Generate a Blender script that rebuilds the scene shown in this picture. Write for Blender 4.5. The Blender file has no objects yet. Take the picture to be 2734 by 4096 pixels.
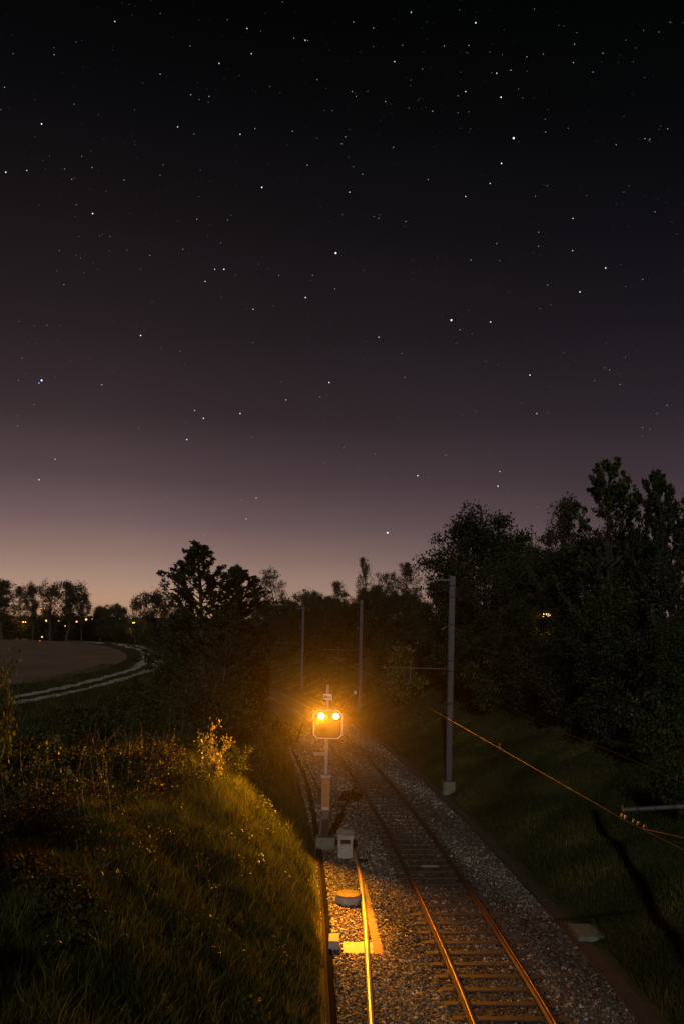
import bpy, math, random
import numpy as np
from mathutils import Vector, Matrix

C = bpy.context.scene.collection
SC = bpy.context.scene
PI = math.pi

# ------------------------------------------------------------------ camera
# level camera on a road bridge 7.2 m above the rails, rising front, 1.1 degrees of roll
ROLL = math.radians(1.1)
FPX, PX, PY, CH = 3260.0, 1367.0, 2507.0, 7.2
cam_d = bpy.data.cameras.new('camera')
cam = bpy.data.objects.new('camera', cam_d); C.objects.link(cam)
cam.location = (0, 0, CH)
cam.rotation_euler = (PI / 2, -ROLL, 0)
cam_d.sensor_fit = 'VERTICAL'; cam_d.sensor_height = 36; cam_d.sensor_width = 24
cam_d.lens = FPX / 4096 * 36
cam_d.shift_y = (PY - 2048) / 4096
cam_d.clip_start = 0.1; cam_d.clip_end = 9000
SC.camera = cam

# ------------------------------------------------------------------ world: night sky with town glow low down
def lin(c): return tuple(((v / 255) / 12.92 if v / 255 <= .04045 else ((v / 255 + .055) / 1.055) ** 2.4) for v in c)
W = bpy.data.worlds.new('World'); SC.world = W; W.use_nodes = True
nt = W.node_tree; nt.nodes.clear()
wo = nt.nodes.new('ShaderNodeOutputWorld'); bg = nt.nodes.new('ShaderNodeBackground')
tc = nt.nodes.new('ShaderNodeTexCoord'); sx = nt.nodes.new('ShaderNodeSeparateXYZ')
nt.links.new(tc.outputs['Generated'], sx.inputs[0])
def wramp(stops, src):
    r = nt.nodes.new('ShaderNodeValToRGB'); cr = r.color_ramp; cr.interpolation = 'EASE'
    while len(cr.elements) > 1: cr.elements.remove(cr.elements[-1])
    cr.elements[0].position = stops[0][0]; cr.elements[0].color = (*lin(stops[0][1]), 1)
    for p, c in stops[1:]:
        e = cr.elements.new(p); e.color = (*lin(c), 1)
    cr.interpolation = 'LINEAR'
    nt.links.new(src, r.inputs[0]); return r
def wmath(op, a, b=None, clamp=False):
    n = nt.nodes.new('ShaderNodeMath'); n.operation = op; n.use_clamp = clamp
    for i, v in enumerate((a, b)):
        if v is None: continue
        if isinstance(v, (int, float)): n.inputs[i].default_value = v
        else: nt.links.new(v, n.inputs[i])
    return n.outputs[0]
# two elevation ramps: the warm side (left, over the town) and the cool side (right)
warm = wramp([(0, (204, 156, 116)), (.03, (190, 150, 124)), (.05, (170, 139, 123)), (.08, (144, 116, 107)), (.12, (112, 90, 91)), (.17, (82, 66, 70)),
              (.24, (55, 44, 47)), (.33, (38, 30, 33)), (.43, (24, 20, 22)), (.52, (11, 10, 12)), (.60, (4, 4, 5)), (.75, (1, 1, 1))], sx.outputs[2])
cool = wramp([(0, (158, 124, 106)), (.035, (142, 114, 104)), (.06, (124, 102, 98)), (.09, (102, 85, 85)), (.13, (81, 66, 71)), (.18, (61, 50, 55)),
              (.25, (42, 35, 41)), (.34, (26, 23, 28)), (.44, (14, 13, 17)), (.52, (6, 7, 8)), (.60, (2, 3, 3)), (.75, (1, 1, 1))], sx.outputs[2])
az = wmath('ADD', wmath('MULTIPLY', sx.outputs[0], 1.7), .42, clamp=True)
nz = nt.nodes.new('ShaderNodeTexNoise'); nz.inputs['Scale'].default_value = 3.0; nz.inputs['Detail'].default_value = 4
nt.links.new(tc.outputs['Generated'], nz.inputs['Vector'])
mx = nt.nodes.new('ShaderNodeMix'); mx.data_type = 'RGBA'
nt.links.new(az, mx.inputs[0]); nt.links.new(warm.outputs[0], mx.inputs[6]); nt.links.new(cool.outputs[0], mx.inputs[7])
nt.links.new(mx.outputs[2], bg.inputs[0])
nt.links.new(wmath('ADD', wmath('MULTIPLY', nz.outputs[0], .28), .86), bg.inputs[1])
nt.links.new(bg.outputs[0], wo.inputs[0])

# ------------------------------------------------------------------ moonlight from behind the camera, a little left
sun_d = bpy.data.lights.new('moonlight', 'SUN'); sun = bpy.data.objects.new('moonlight', sun_d); C.objects.link(sun)
sun_d.energy = .72; sun_d.angle = math.radians(.6); sun_d.color = (1.0, .93, .86)
_dir = Vector((.10, .90, -.44)).normalized()
sun.rotation_euler = _dir.to_track_quat('-Z', 'Y').to_euler(); sun.location = (-20, -60, 40)

vs = SC.view_settings; vs.view_transform = 'Standard'; vs.look = 'None'; vs.exposure = 0; vs.gamma = 1
SC.cycles.use_denoising = True
SC.cycles.max_bounces = 5; SC.cycles.diffuse_bounces = 2; SC.cycles.glossy_bounces = 2
SC.cycles.transmission_bounces = 2; SC.cycles.volume_bounces = 0
SC.cycles.sample_clamp_indirect = 3.0

# ------------------------------------------------------------------ helpers
rg = np.random.default_rng(7)
random.seed(7)

def pix(x, y, Y):
    """world point at distance Y seen at photo pixel x, y (2734 x 4096)"""
    dx, dy = x - PX, PY - y
    u = dx * math.cos(ROLL) - dy * math.sin(ROLL); v = dx * math.sin(ROLL) + dy * math.cos(ROLL)
    return Vector((u * Y / FPX, Y, CH + v * Y / FPX))
def pixd(x, y, Y): return pix(x * 1.7437, y * 1.7437, Y)

def tag(o, label=None, cat=None, group=None, kind=None):
    if label: o['label'] = label
    if cat: o['category'] = cat
    if group: o['group'] = group
    if kind: o['kind'] = kind
    return o
def empty(name, loc=(0, 0, 0), rz=0):
    o = bpy.data.objects.new(name, None); C.objects.link(o); o.location = loc; o.rotation_euler = (0, 0, rz)
    o.empty_display_size = .2
    return o
def link(name, me, parent=None, loc=(0, 0, 0)):
    o = bpy.data.objects.new(name, me); C.objects.link(o); o.location = loc
    if parent: o.parent = parent
    return o
def copy_tree(o, parent=None):
    c = o.copy(); C.objects.link(c); c.parent = parent
    for ch in o.children: copy_tree(ch, c)
    return c

def mesh_np(name, V, F, mat, rnd=None, smooth=False):
    V = np.asarray(V, dtype=np.float32).reshape(-1, 3); F = np.asarray(F, dtype=np.int32)
    n, k = F.shape
    me = bpy.data.meshes.new(name)
    me.vertices.add(len(V)); me.vertices.foreach_set('co', V.ravel())
    me.loops.add(n * k); me.loops.foreach_set('vertex_index', F.ravel())
    me.polygons.add(n)
    me.polygons.foreach_set('loop_start', np.arange(0, n * k, k, dtype=np.int32))
    me.polygons.foreach_set('loop_total', np.full(n, k, dtype=np.int32))
    if smooth: me.polygons.foreach_set('use_smooth', np.ones(n, dtype=bool))
    if rnd is not None:
        a = me.attributes.new('rnd', 'FLOAT', 'FACE'); a.data.foreach_set('value', np.asarray(rnd, dtype=np.float32))
    me.update(); me.validate()
    me.materials.append(mat)
    return me

class MB:
    """collects simple shapes into one mesh"""
    def __init__(s): s.v = []; s.f = []; s.sm = []
    def add(s, v, f, smooth=False):
        n = len(s.v); s.v += [tuple(p) for p in v]; s.f += [tuple(i + n for i in q) for q in f]; s.sm += [smooth] * len(f)
    def box(s, x0, x1, y0, y1, z0, z1, bev=0):
        if bev <= 0:
            s.add([(x0, y0, z0), (x1, y0, z0), (x1, y1, z0), (x0, y1, z0), (x0, y0, z1), (x1, y0, z1), (x1, y1, z1), (x0, y1, z1)],
                  [(0, 3, 2, 1), (4, 5, 6, 7), (0, 1, 5, 4), (1, 2, 6, 5), (2, 3, 7, 6), (3, 0, 4, 7)]); return s
        b = bev; rings = []
        for z, i in ((z0, b), (z0 + b, 0), (z1 - b, 0), (z1, b)):
            rings.append([(x0 + b + i * 0, y0 + i, z), (x1 - b, y0 + i, z), (x1 - i, y0 + b, z), (x1 - i, y1 - b, z),
                          (x1 - b, y1 - i, z), (x0 + b, y1 - i, z), (x0 + i, y1 - b, z), (x0 + i, y0 + b, z)])
        v = sum(rings, []); f = []
        for r in range(3):
            for k in range(8):
                f.append((r * 8 + k, r * 8 + (k + 1) % 8, r * 8 + 8 + (k + 1) % 8, r * 8 + 8 + k))
        f.append(tuple(reversed(range(8)))); f.append(tuple(range(24, 32)))
        s.add(v, f); return s
    def tube(s, pts, rad, n=8, cap=True, smooth=True):
        pts = [Vector(p) for p in pts]
        if not hasattr(rad, '__len__'): rad = [rad] * len(pts)
        v = []; f = []
        for i, p in enumerate(pts):
            t = (pts[min(i + 1, len(pts) - 1)] - pts[max(i - 1, 0)]).normalized()
            a = t.cross(Vector((0, 0, 1)))
            if a.length < .05: a = t.cross(Vector((0, 1, 0)))
            a.normalize(); b = t.cross(a)
            for k in range(n):
                w = 2 * PI * k / n
                v.append(p + (a * math.cos(w) + b * math.sin(w)) * rad[i])
        for i in range(len(pts) - 1):
            for k in range(n):
                f.append((i * n + k, i * n + (k + 1) % n, (i + 1) * n + (k + 1) % n, (i + 1) * n + k))
        s.add(v, f, smooth)
        if cap:
            m = len(pts) - 1
            s.add([v[k] for k in range(n)], [tuple(range(n))]); s.add([v[m * n + k] for k in range(n)], [tuple(reversed(range(n)))])
        return s
    def prism(s, poly, y0, y1):
        """polygon in x-z extruded along y"""
        n = len(poly)
        v = [(x, y0, z) for x, z in poly] + [(x, y1, z) for x, z in poly]
        f = [tuple(range(n)), tuple(reversed(range(n, 2 * n)))] + [((k + 1) % n, k, n + k, n + (k + 1) % n) for k in range(n)]
        s.add(v, f); return s
    def ring(s, outer, inner, y0, y1):
        """frame between two polygons of equal count, in x-z, extruded along y"""
        n = len(outer); v = []
        for y in (y0, y1): v += [(x, y, z) for x, z in outer] + [(x, y, z) for x, z in inner]
        f = []
        for k in range(n):
            j = (k + 1) % n
            f += [(k, j, n + j, n + k), (2 * n + j, 2 * n + k, 3 * n + k, 3 * n + j), (j, k, 2 * n + k, 2 * n + j), (n + k, n + j, 3 * n + j, 3 * n + k)]
        s.add(v, f); return s
    def lathe(s, prof, c=(0, 0, 0), n=32, smooth=True):
        v = []; f = []
        for r, z in prof:
            for k in range(n):
                w = 2 * PI * k / n; v.append((c[0] + r * math.cos(w), c[1] + r * math.sin(w), c[2] + z))
        for i in range(len(prof) - 1):
            for k in range(n): f.append((i * n + k, i * n + (k + 1) % n, (i + 1) * n + (k + 1) % n, (i + 1) * n + k))
        f.append(tuple(range((len(prof) - 1) * n, len(prof) * n)))
        s.add(v, f, smooth); return s
    def build(s, name, mat, parent=None, loc=(0, 0, 0)):
        me = bpy.data.meshes.new(name); me.from_pydata(s.v, [], s.f); me.update()
        me.polygons.foreach_set('use_smooth', s.sm)
        me.materials.append(mat)
        return link(name, me, parent, loc)

# ------------------------------------------------------------------ materials
def mat(name, c1, c2=None, scale=6, rough=.8, metal=0, bump=0, bscale=30, attr=False, trans=0, detail=6, spec=.3, stretch=None, c3=None):
    m = bpy.data.materials.new(name); m.use_nodes = True
    t = m.node_tree; p = t.nodes['Principled BSDF']
    p.inputs['Roughness'].default_value = rough; p.inputs['Metallic'].default_value = metal
    p.inputs['Specular IOR Level'].default_value = spec
    co = t.nodes.new('ShaderNodeTexCoord'); src = co.outputs['Object']
    if stretch:
        mp = t.nodes.new('ShaderNodeMapping'); mp.inputs['Scale'].default_value = stretch
        t.links.new(src, mp.inputs[0]); src = mp.outputs[0]
    if c2 is None: c2 = tuple(v * .75 for v in c1)
    r = t.nodes.new('ShaderNodeValToRGB'); cr = r.color_ramp
    cr.elements[0].position = .25; cr.elements[1].position = .75
    cr.elements[0].color = (*c1, 1); cr.elements[1].color = (*c2, 1)
    if c3: e = cr.elements.new(.5); e.color = (*c3, 1)
    if attr:
        cr.elements[0].position = 0; cr.elements[-1].position = 1
        a = t.nodes.new('ShaderNodeAttribute'); a.attribute_name = 'rnd'
        t.links.new(a.outputs['Fac'], r.inputs[0])
    else:
        n = t.nodes.new('ShaderNodeTexNoise'); n.inputs['Scale'].default_value = scale; n.inputs['Detail'].default_value = detail
        t.links.new(src, n.inputs['Vector']); t.links.new(n.outputs[0], r.inputs[0])
    t.links.new(r.outputs[0], p.inputs['Base Color'])
    if bump:
        n2 = t.nodes.new('ShaderNodeTexNoise'); n2.inputs['Scale'].default_value = bscale; n2.inputs['Detail'].default_value = 5
        b = t.nodes.new('ShaderNodeBump'); b.inputs['Strength'].default_value = bump; b.inputs['Distance'].default_value = .02
        t.links.new(src, n2.inputs['Vector']); t.links.new(n2.outputs[0], b.inputs['Height']); t.links.new(b.outputs[0], p.inputs['Normal'])
    if trans:
        tr = t.nodes.new('ShaderNodeBsdfTranslucent'); ms = t.nodes.new('ShaderNodeMixShader'); ms.inputs[0].default_value = trans
        t.links.new(r.outputs[0], tr.inputs[0]); t.links.new(p.outputs[0], ms.inputs[1]); t.links.new(tr.outputs[0], ms.inputs[2])
        t.links.new(ms.outputs[0], t.nodes['Material Output'].inputs[0])
    return m
def emit(name, col, s):
    m = bpy.data.materials.new(name); m.use_nodes = True
    t = m.node_tree; t.nodes.clear(); e = t.nodes.new('ShaderNodeEmission'); o = t.nodes.new('ShaderNodeOutputMaterial')
    e.inputs[0].default_value = (*col, 1); e.inputs[1].default_value = s; t.links.new(e.outputs[0], o.inputs[0])
    return m
M = {}
M['ground'] = mat('ground_turf', (.030, .035, .012), (.065, .060, .022), scale=.8, rough=.95, bump=.6, bscale=8, spec=.1)
M['soil'] = mat('field_soil', (.15, .105, .075), (.27, .19, .135), scale=.35, rough=.95, bump=.7, bscale=3, spec=.05, stretch=(1, .25, 1))
M['track'] = mat('pale_gravel_path', (.62, .56, .48), (.26, .24, .17), scale=1.6, rough=.95, bump=.4, bscale=9, spec=.1)
M['grass'] = mat('grass_blades', (.014, .026, .005), (.18, .155, .042), c3=(.042, .056, .013), attr=True, rough=.65, trans=.25, spec=.2)
M['leaf'] = mat('green_leaves', (.016, .026, .006), (.080, .092, .028), c3=(.032, .044, .011), attr=True, rough=.6, trans=.25, spec=.25)
M['leaf_dark'] = mat('dark_leaves', (.012, .020, .006), (.040, .050, .018), attr=True, rough=.6, trans=.15, spec=.2)
M['leaf_far'] = mat('budding_leaves', (.025, .026, .009), (.085, .075, .030), attr=True, rough=.7, trans=.3, spec=.1)
M['leaf_lit'] = mat('lit_yellow_leaves', (.04, .045, .008), (.24, .21, .03), attr=True, rough=.6, trans=.3)  # lamp light on one shrub, put into its leaf colour
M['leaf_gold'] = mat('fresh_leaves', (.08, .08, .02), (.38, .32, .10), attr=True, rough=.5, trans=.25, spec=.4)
M['leaf_bramble'] = mat('bramble_leaves', (.018, .014, .006), (.11, .060, .022), c3=(.04, .030, .010), attr=True, rough=.7, trans=.2)
M['blossom'] = mat('blossom_leaves', (.015, .02, .008), (.20, .20, .16), c3=(.03, .035, .015), attr=True, rough=.7, trans=.3)
M['bark'] = mat('bark', (.030, .025, .019), (.065, .055, .042), scale=9, rough=.9, bump=.6, bscale=25, stretch=(1, 1, .25))
M['stem'] = mat('dry_stems', (.10, .070, .035), (.20, .15, .08), scale=5, rough=.8)
M['concrete'] = mat('concrete', (.42, .40, .37), (.27, .26, .24), scale=5, rough=.85, bump=.35, bscale=60)
M['concrete_moss'] = mat('mossy_concrete', (.20, .20, .16), (.11, .13, .07), scale=6, rough=.9, bump=.4, bscale=50)
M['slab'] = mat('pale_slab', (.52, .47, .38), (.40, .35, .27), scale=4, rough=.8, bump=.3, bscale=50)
M['trough'] = mat('brown_concrete', (.085, .062, .048), (.055, .041, .032), scale=3, rough=.9, bump=.3, bscale=70)
M['steel_grey'] = mat('galvanised_steel', (.12, .112, .115), (.08, .075, .08), scale=8, rough=.55, metal=.3, bump=.1)
M['steel_dark'] = mat('dark_steel', (.045, .042, .045), (.025, .024, .025), scale=8, rough=.6, metal=.3)
M['rust'] = mat('rusty_steel', (.085, .042, .022), (.045, .026, .016), scale=12, rough=.6, metal=.35, bump=.2, bscale=80)
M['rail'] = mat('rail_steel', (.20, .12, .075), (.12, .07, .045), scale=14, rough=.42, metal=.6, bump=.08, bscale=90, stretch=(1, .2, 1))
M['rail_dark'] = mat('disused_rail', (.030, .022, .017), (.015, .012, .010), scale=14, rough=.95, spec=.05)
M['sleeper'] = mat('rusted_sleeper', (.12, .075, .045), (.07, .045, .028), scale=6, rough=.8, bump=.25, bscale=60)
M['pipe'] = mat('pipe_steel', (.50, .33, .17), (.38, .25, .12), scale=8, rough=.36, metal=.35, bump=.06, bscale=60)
M['black'] = mat('black_paint', (.012, .012, .012), (.02, .018, .016), rough=.55)
M['shade'] = mat('shade_black', (.010, .009, .008), (.016, .013, .011), rough=1, spec=0)  # shade colour for the strip beside the edging rail
M['white'] = mat('white_paint', (.78, .74, .70), (.66, .60, .56), scale=20, rough=.6)
M['plate'] = mat('enamel_plate', (.78, .70, .66), (.70, .62, .58), scale=12, rough=.5)
M['ink'] = mat('dark_lettering', (.03, .02, .02), (.04, .03, .03))
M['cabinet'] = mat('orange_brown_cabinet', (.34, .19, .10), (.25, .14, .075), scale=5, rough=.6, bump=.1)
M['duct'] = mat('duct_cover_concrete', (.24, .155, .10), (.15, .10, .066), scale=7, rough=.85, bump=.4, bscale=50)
M['copper'] = mat('copper_wire', (.50, .28, .10), (.35, .20, .08), rough=.4, metal=.7)
M['wire_dull'] = mat('dull_wire', (.05, .03, .018), (.03, .02, .012), rough=.7)
M['ceramic'] = mat('brown_insulator', (.12, .06, .035), (.08, .04, .03), rough=.3)
M['lens_off'] = mat('dark_lens', (.03, .02, .01), (.05, .03, .01), rough=.08, spec=.8)
M['lens_on'] = emit('lit_amber_lens', (1, .50, .10), 40)
M['lampglow'] = emit('sodium_lamp', (1, .52, .10), 12)
M['lampfar'] = emit('far_sodium_lamp', (1, .55, .14), 2.6)
M['lampgreen'] = emit('far_green_lamp', (.35, .9, .4), 1.2)
M['lampred'] = emit('far_red_lamp', (1, .25, .05), .8)

# ballast: crushed stone pattern, real height in the bump
def ballast_mat():
    m = bpy.data.materials.new('ballast_bed'); m.use_nodes = True; t = m.node_tree; p = t.nodes['Principled BSDF']
    p.inputs['Roughness'].default_value = .9; p.inputs['Specular IOR Level'].default_value = .15
    co = t.nodes.new('ShaderNodeTexCoord'); v = t.nodes.new('ShaderNodeTexVoronoi'); v.inputs['Scale'].default_value = 18
    t.links.new(co.outputs['Object'], v.inputs['Vector'])
    s = t.nodes.new('ShaderNodeSeparateColor'); t.links.new(v.outputs['Color'], s.inputs[0])
    r = t.nodes.new('ShaderNodeValToRGB'); r.color_ramp.elements[0].color = (.02, .016, .013, 1); r.color_ramp.elements[1].color = (.14, .12, .10, 1)
    e = r.color_ramp.elements.new(.6); e.color = (.06, .05, .042, 1)
    t.links.new(s.outputs[0], r.inputs[0]); t.links.new(r.outputs[0], p.inputs['Base Color'])
    b = t.nodes.new('ShaderNodeBump'); b.inputs['Strength'].default_value = 1; b.inputs['Distance'].default_value = .04; b.invert = True
    t.links.new(v.outputs['Distance'], b.inputs['Height']); t.links.new(b.outputs[0], p.inputs['Normal'])
    return m
M['ballast'] = ballast_mat()
M['stone'] = mat('crushed_stone', (.04, .032, .027), (.62, .54, .45), c3=(.135, .110, .088), attr=True, rough=.85, spec=.25)

# ------------------------------------------------------------------ terrain shape
_ty = np.array([-60, -20, 0, 15, 20, 26.6, 30, 36, 40.3, 44.8, 50, 57, 63, 69.5, 77, 87, 97, 107, 125, 140, 200, 320, 2000.])
_tx = np.array([-3, 1.9, 3.2, 3.35, 3.13, 2.7, 2.45, 1.85, 1.4, .91, .25, -.75, -1.75, -2.95, -4.5, -7.0, -9.9, -13.0, -19.5, -25.5, -52, -100, -100.])
_yy = np.arange(-60, 400, .5); _xx = np.interp(_yy, _ty, _tx)
_k = np.hanning(17); _k /= _k.sum(); _pad = np.pad(_xx, 8, mode='edge'); _xs = np.convolve(_pad, _k, 'valid')
def XC(y): return np.interp(y, _yy, _xs)
def XD(y): return (XC(np.asarray(y) + .5) - XC(np.asarray(y) - .5))
def ZT(x, y):
    x = np.asarray(x, float); y = np.asarray(y, float)
    d = x - XC(y)
    r = np.where(d < 2.9, -.22 + .12 * np.clip((d - 2.3) / .6, 0, 1), 0)
    rb = -.10 + .45 * np.clip(d - 2.9, 0, 8.9) + .06 * np.clip(d - 11.8, 0, 60)
    e = -d
    lb = -.22 + 3.22 * (1 - (1 - np.clip((e - 3.5) / 4.2, 0, 1)) ** 1.5)
    z = np.where(d > 2.9, rb, np.where(e > 3.5, lb, r))
    bump = .13 * np.sin(x * 1.1 + y * .5 + np.sin(y * .37)) + .09 * np.sin(x * .6 - y * 1.3 + 1) + .08 * np.sin(x * 2.3 + y * 1.9 + 1.5 * np.sin(x)) + .04 * np.sin(x * 4.1 - y * 3.3)
    mk = np.clip((np.where(d > 0, d - 3.2, e - 4.2)) / 1.5, 0, 1) * np.clip((14 - np.abs(d)) / 3, 0, 1)
    z = z + bump * mk
    far = np.clip((y - 230) / 120, 0, 1); z = z * (1 - far) + 3.0 * far
    hill = np.clip((y - 420) / 650, 0, 1); z = z + 14 * hill * hill * (3 - 2 * hill) * (.8 + .2 * np.sin(x * .004 + 1))
    return z

def ribbon(name, y0, y1, step, dl, z=None, mat_=None, dz=0, kind='structure'):
    ys = np.arange(y0, y1 + .01, step); V = []; F = []
    for y in ys:
        for d in dl:
            x = XC(y) + d; V.append((x, y, (ZT(x, y) if z is None else z) + dz))
    n = len(dl)
    for i in range(len(ys) - 1):
        for k in range(n - 1): F.append((i * n + k, i * n + k + 1, (i + 1) * n + k + 1, (i + 1) * n + k))
    me = mesh_np(name, V, F, mat_, smooth=True); o = link(name, me); o['kind'] = kind
    return o

ys = np.concatenate([np.arange(-30, 60, .6), np.arange(60, 150, 1.5), np.geomspace(151, 1250, 40)])
ds = np.concatenate([-np.geomspace(700, 16, 30), np.arange(-15.5, 24, .45), np.geomspace(25, 700, 30)])
X = (XC(ys)[:, None] + ds[None, :]); Y = np.repeat(ys[:, None], len(ds), 1); Zt = ZT(X, Y)
V = np.stack([X, Y, Zt], -1).reshape(-1, 3)
n = len(ds); I = np.arange((len(ys) - 1) * n).reshape(len(ys) - 1, n)[:, :-1].ravel()
F = np.stack([I, I + 1, I + n + 1, I + n], 1)
tag(link('ground', mesh_np('ground', V, F, M['ground'], smooth=True)), kind='structure')
bed = ribbon('ballast_bed', -10, 135, .8, [-3.42, -2.9, -2, -1, 0, 1, 2, 2.42], z=-.185, mat_=M['ballast'])

def poly_sheet(name, pts, m, z=3.05, kind='structure'):
    """a flat outline laid on the level plateau"""
    me = bpy.data.meshes.new(name); me.from_pydata([(x, y, z) for x, y in pts], [], [tuple(range(len(pts)))]); me.update(); me.materials.append(m)
    o = link(name, me); o['kind'] = kind; return o
def smooth_path(P, n=12):
    P = [Vector((*p, 0)) for p in P]; out = []
    for i in range(len(P) - 1):
        a, b, c, d = P[max(i - 1, 0)], P[i], P[i + 1], P[min(i + 2, len(P) - 1)]
        for k in range(n):
            t = k / n
            out.append(.5 * ((2 * b) + (c - a) * t + (2 * a - 5 * b + 4 * c - d) * t * t + (3 * b - a - 3 * c + d) * t ** 3))
    out.append(P[-1]); return [(p.x, p.y) for p in out]
# ploughed field beyond the path
fld = smooth_path([(-30, 40), (-23.5, 48), (-20.6, 55), (-20.6, 64), (-21.2, 74), (-25.2, 96), (-32.5, 120), (-42, 143), (-54, 164), (-72, 176), (-110, 180), (-150, 170), (-160, 90), (-110, 50), (-60, 36), (-30, 40)], 8)[:-1]
poly_sheet('field', fld[::-1], M['soil'])
# farm track: two pale wheel ruts
ctr = smooth_path([(-20.5, 30), (-18.0, 38), (-17.0, 44), (-16.7, 52), (-17.1, 62), (-18.0, 74), (-20.6, 88), (-25.2, 108), (-32.6, 133), (-44, 156), (-60, 178)], 14)
rr = random.Random(3)
for off, nm in ((-.75, 'path'), (.85, 'path')):
    V = []; F = []
    for i, (x, y) in enumerate(ctr):
        a = Vector(ctr[max(i - 1, 0)]); b = Vector(ctr[min(i + 1, len(ctr) - 1)]); t = (b - a).normalized(); nn = Vector((t.y, -t.x))
        w = .38 + rr.uniform(-.18, .16) if off < 0 else .36 + rr.uniform(-.24, .18)
        w *= 1.2 if y > 80 else 1
        for s in (-1, 0, 1):
            q = Vector((x, y)) + nn * (off + s * w + rr.uniform(-.05, .05)); V.append((q.x, q.y, float(ZT(q.x, q.y)) + .035))
    for i in range(len(ctr) - 1):
        for k in (0, 1): F.append((i * 3 + k, i * 3 + k + 1, i * 3 + k + 4, i * 3 + k + 3))
    o = link(nm, mesh_np(nm, V, F, M['track'])); o['kind'] = 'structure'

# thin haze volume added to give the lamps a soft bloom
def added_haze_box():
    m = bpy.data.materials.new('added_haze'); m.use_nodes = True; t = m.node_tree; t.nodes.clear()
    v = t.nodes.new('ShaderNodeVolumePrincipled'); o = t.nodes.new('ShaderNodeOutputMaterial')
    v.inputs['Color'].default_value = (.8, .8, .8, 1); v.inputs['Density'].default_value = .00024; v.inputs['Anisotropy'].default_value = .94
    t.links.new(v.outputs[0], o.inputs['Volume']); m.cycles.volume_sampling = 'EQUIANGULAR'
    return tag(MB().box(-850, 850, -60, 1270, -1.4, 30).build('added_haze', m), kind='stuff')
added_haze_box()

# ------------------------------------------------------------------ railway track
trk = empty('railway_track', (3.2, 15, 0)); tag(trk, 'curving railway track on rusty steel sleepers running away behind the amber signal', 'railway track')
def rail_mesh(name, ys, xs, z0, m, s=1.0):
    prof = [(-.062, 0), (.062, 0), (.062, .012), (.012, .03), (.010, .105), (.036, .118), (.036, .142), (.026, .15), (-.026, .15), (-.036, .142), (-.036, .118), (-.010, .105), (-.012, .03), (-.062, .012)]
    V = []; F = []; n = len(prof)
    for i in range(len(ys)):
        j, k = max(i - 1, 0), min(i + 1, len(ys) - 1); t = Vector((xs[k] - xs[j], ys[k] - ys[j])).normalized(); nn = Vector((t.y, -t.x))
        for a, b in prof: V.append((xs[i] + nn.x * a * s, ys[i] + nn.y * a * s, z0 + b * s))
    for i in range(len(ys) - 1):
        for k in range(n): F.append((i * n + (k + 1) % n, i * n + k, (i + 1) * n + k, (i + 1) * n + (k + 1) % n))
    return mesh_np(name, V, F, m)
ry = np.arange(-5, 134, 1.0)
def place(o, parent):
    o.parent = parent; o.matrix_parent_inverse = Matrix.Translation(parent.location).inverted(); return o
for s in (-1, 1):
    nn = np.sqrt(1 + XD(ry) ** 2)
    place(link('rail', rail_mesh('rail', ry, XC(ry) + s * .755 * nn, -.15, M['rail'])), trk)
# sleepers: shallow inverted steel troughs with the rails clipped to them
slm = MB()
slm.prism([(-1.17, -.10), (-1.16, 0), (1.16, 0), (1.17, -.10)], -.075, .075)
slm.prism([(-1.22, -.16), (-1.165, -.012), (-1.165, -.1)], -.08, .08)
slm.prism([(1.165, -.012), (1.22, -.16), (1.165, -.1)], -.08, .08)
for c_ in (-.755, .755):
    for q in (-.1, .1): slm.box(c_ + q - .02, c_ + q + .02, -.035, .035, .0, .03)
_s0 = slm.build('sleeper', M['sleeper']); sme = _s0.data; bpy.data.objects.remove(_s0)
yy = 14.2 - .62 * 4; k = 0; farsl = []
while yy < 130:
    x = float(XC(yy)); a = -math.atan(float(XD(yy)))
    zz = -.150 - (.0 if yy < 23.5 else .006) + random.uniform(-.003, .003)
    if k < 100:
        o = link('sleeper', sme, None, (x, yy, zz)); o.rotation_euler = (0, 0, a + random.uniform(-.006, .006)); place(o, trk)
    else: farsl.append((x, yy, zz, a))
    yy += .62; k += 1
fm = MB()
for x, y, z, a in farsl:
    ca, sa = math.cos(a), math.sin(a)
    q = [(-1.17, -.075), (1.17, -.075), (1.17, .075), (-1.17, .075)]
    v = [(x + p * ca - r * sa, y + p * sa + r * ca, z + h) for h in (-.08, 0) for p, r in q]
    fm.add(v, [(4, 5, 6, 7), (0, 1, 5, 4), (1, 2, 6, 5), (2, 3, 7, 6), (3, 0, 4, 7)])
o = fm.build('sleepers', M['sleeper']); o['kind'] = 'stuff'; place(o, trk)

# lone pale plates between the rails
for (y, w, x_, lb) in ((25.15, .52, .05, 'pale concrete plate between the rails, nearer of the two'), (29.2, .42, .0, 'faint pale plate between the rails, farther of the two')):
    b = MB(); b.box(-w / 2, w / 2, -.12, .12, -.05, .0, .008)
    o = b.build('concrete_plate', M['slab'] if y < 27 else M['concrete_moss']); x = float(XC(y)) + x_
    o.location = (x, y, -.14); o.rotation_euler = (0, 0, -math.atan(float(XD(y)))); tag(o, lb, 'plate', 'plates between the rails')
    o2 = MB().box(-.62, .62, -.03, .03, 0, .03).build('strip', M['steel_dark'], o, (0, -.17, -.02))

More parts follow.
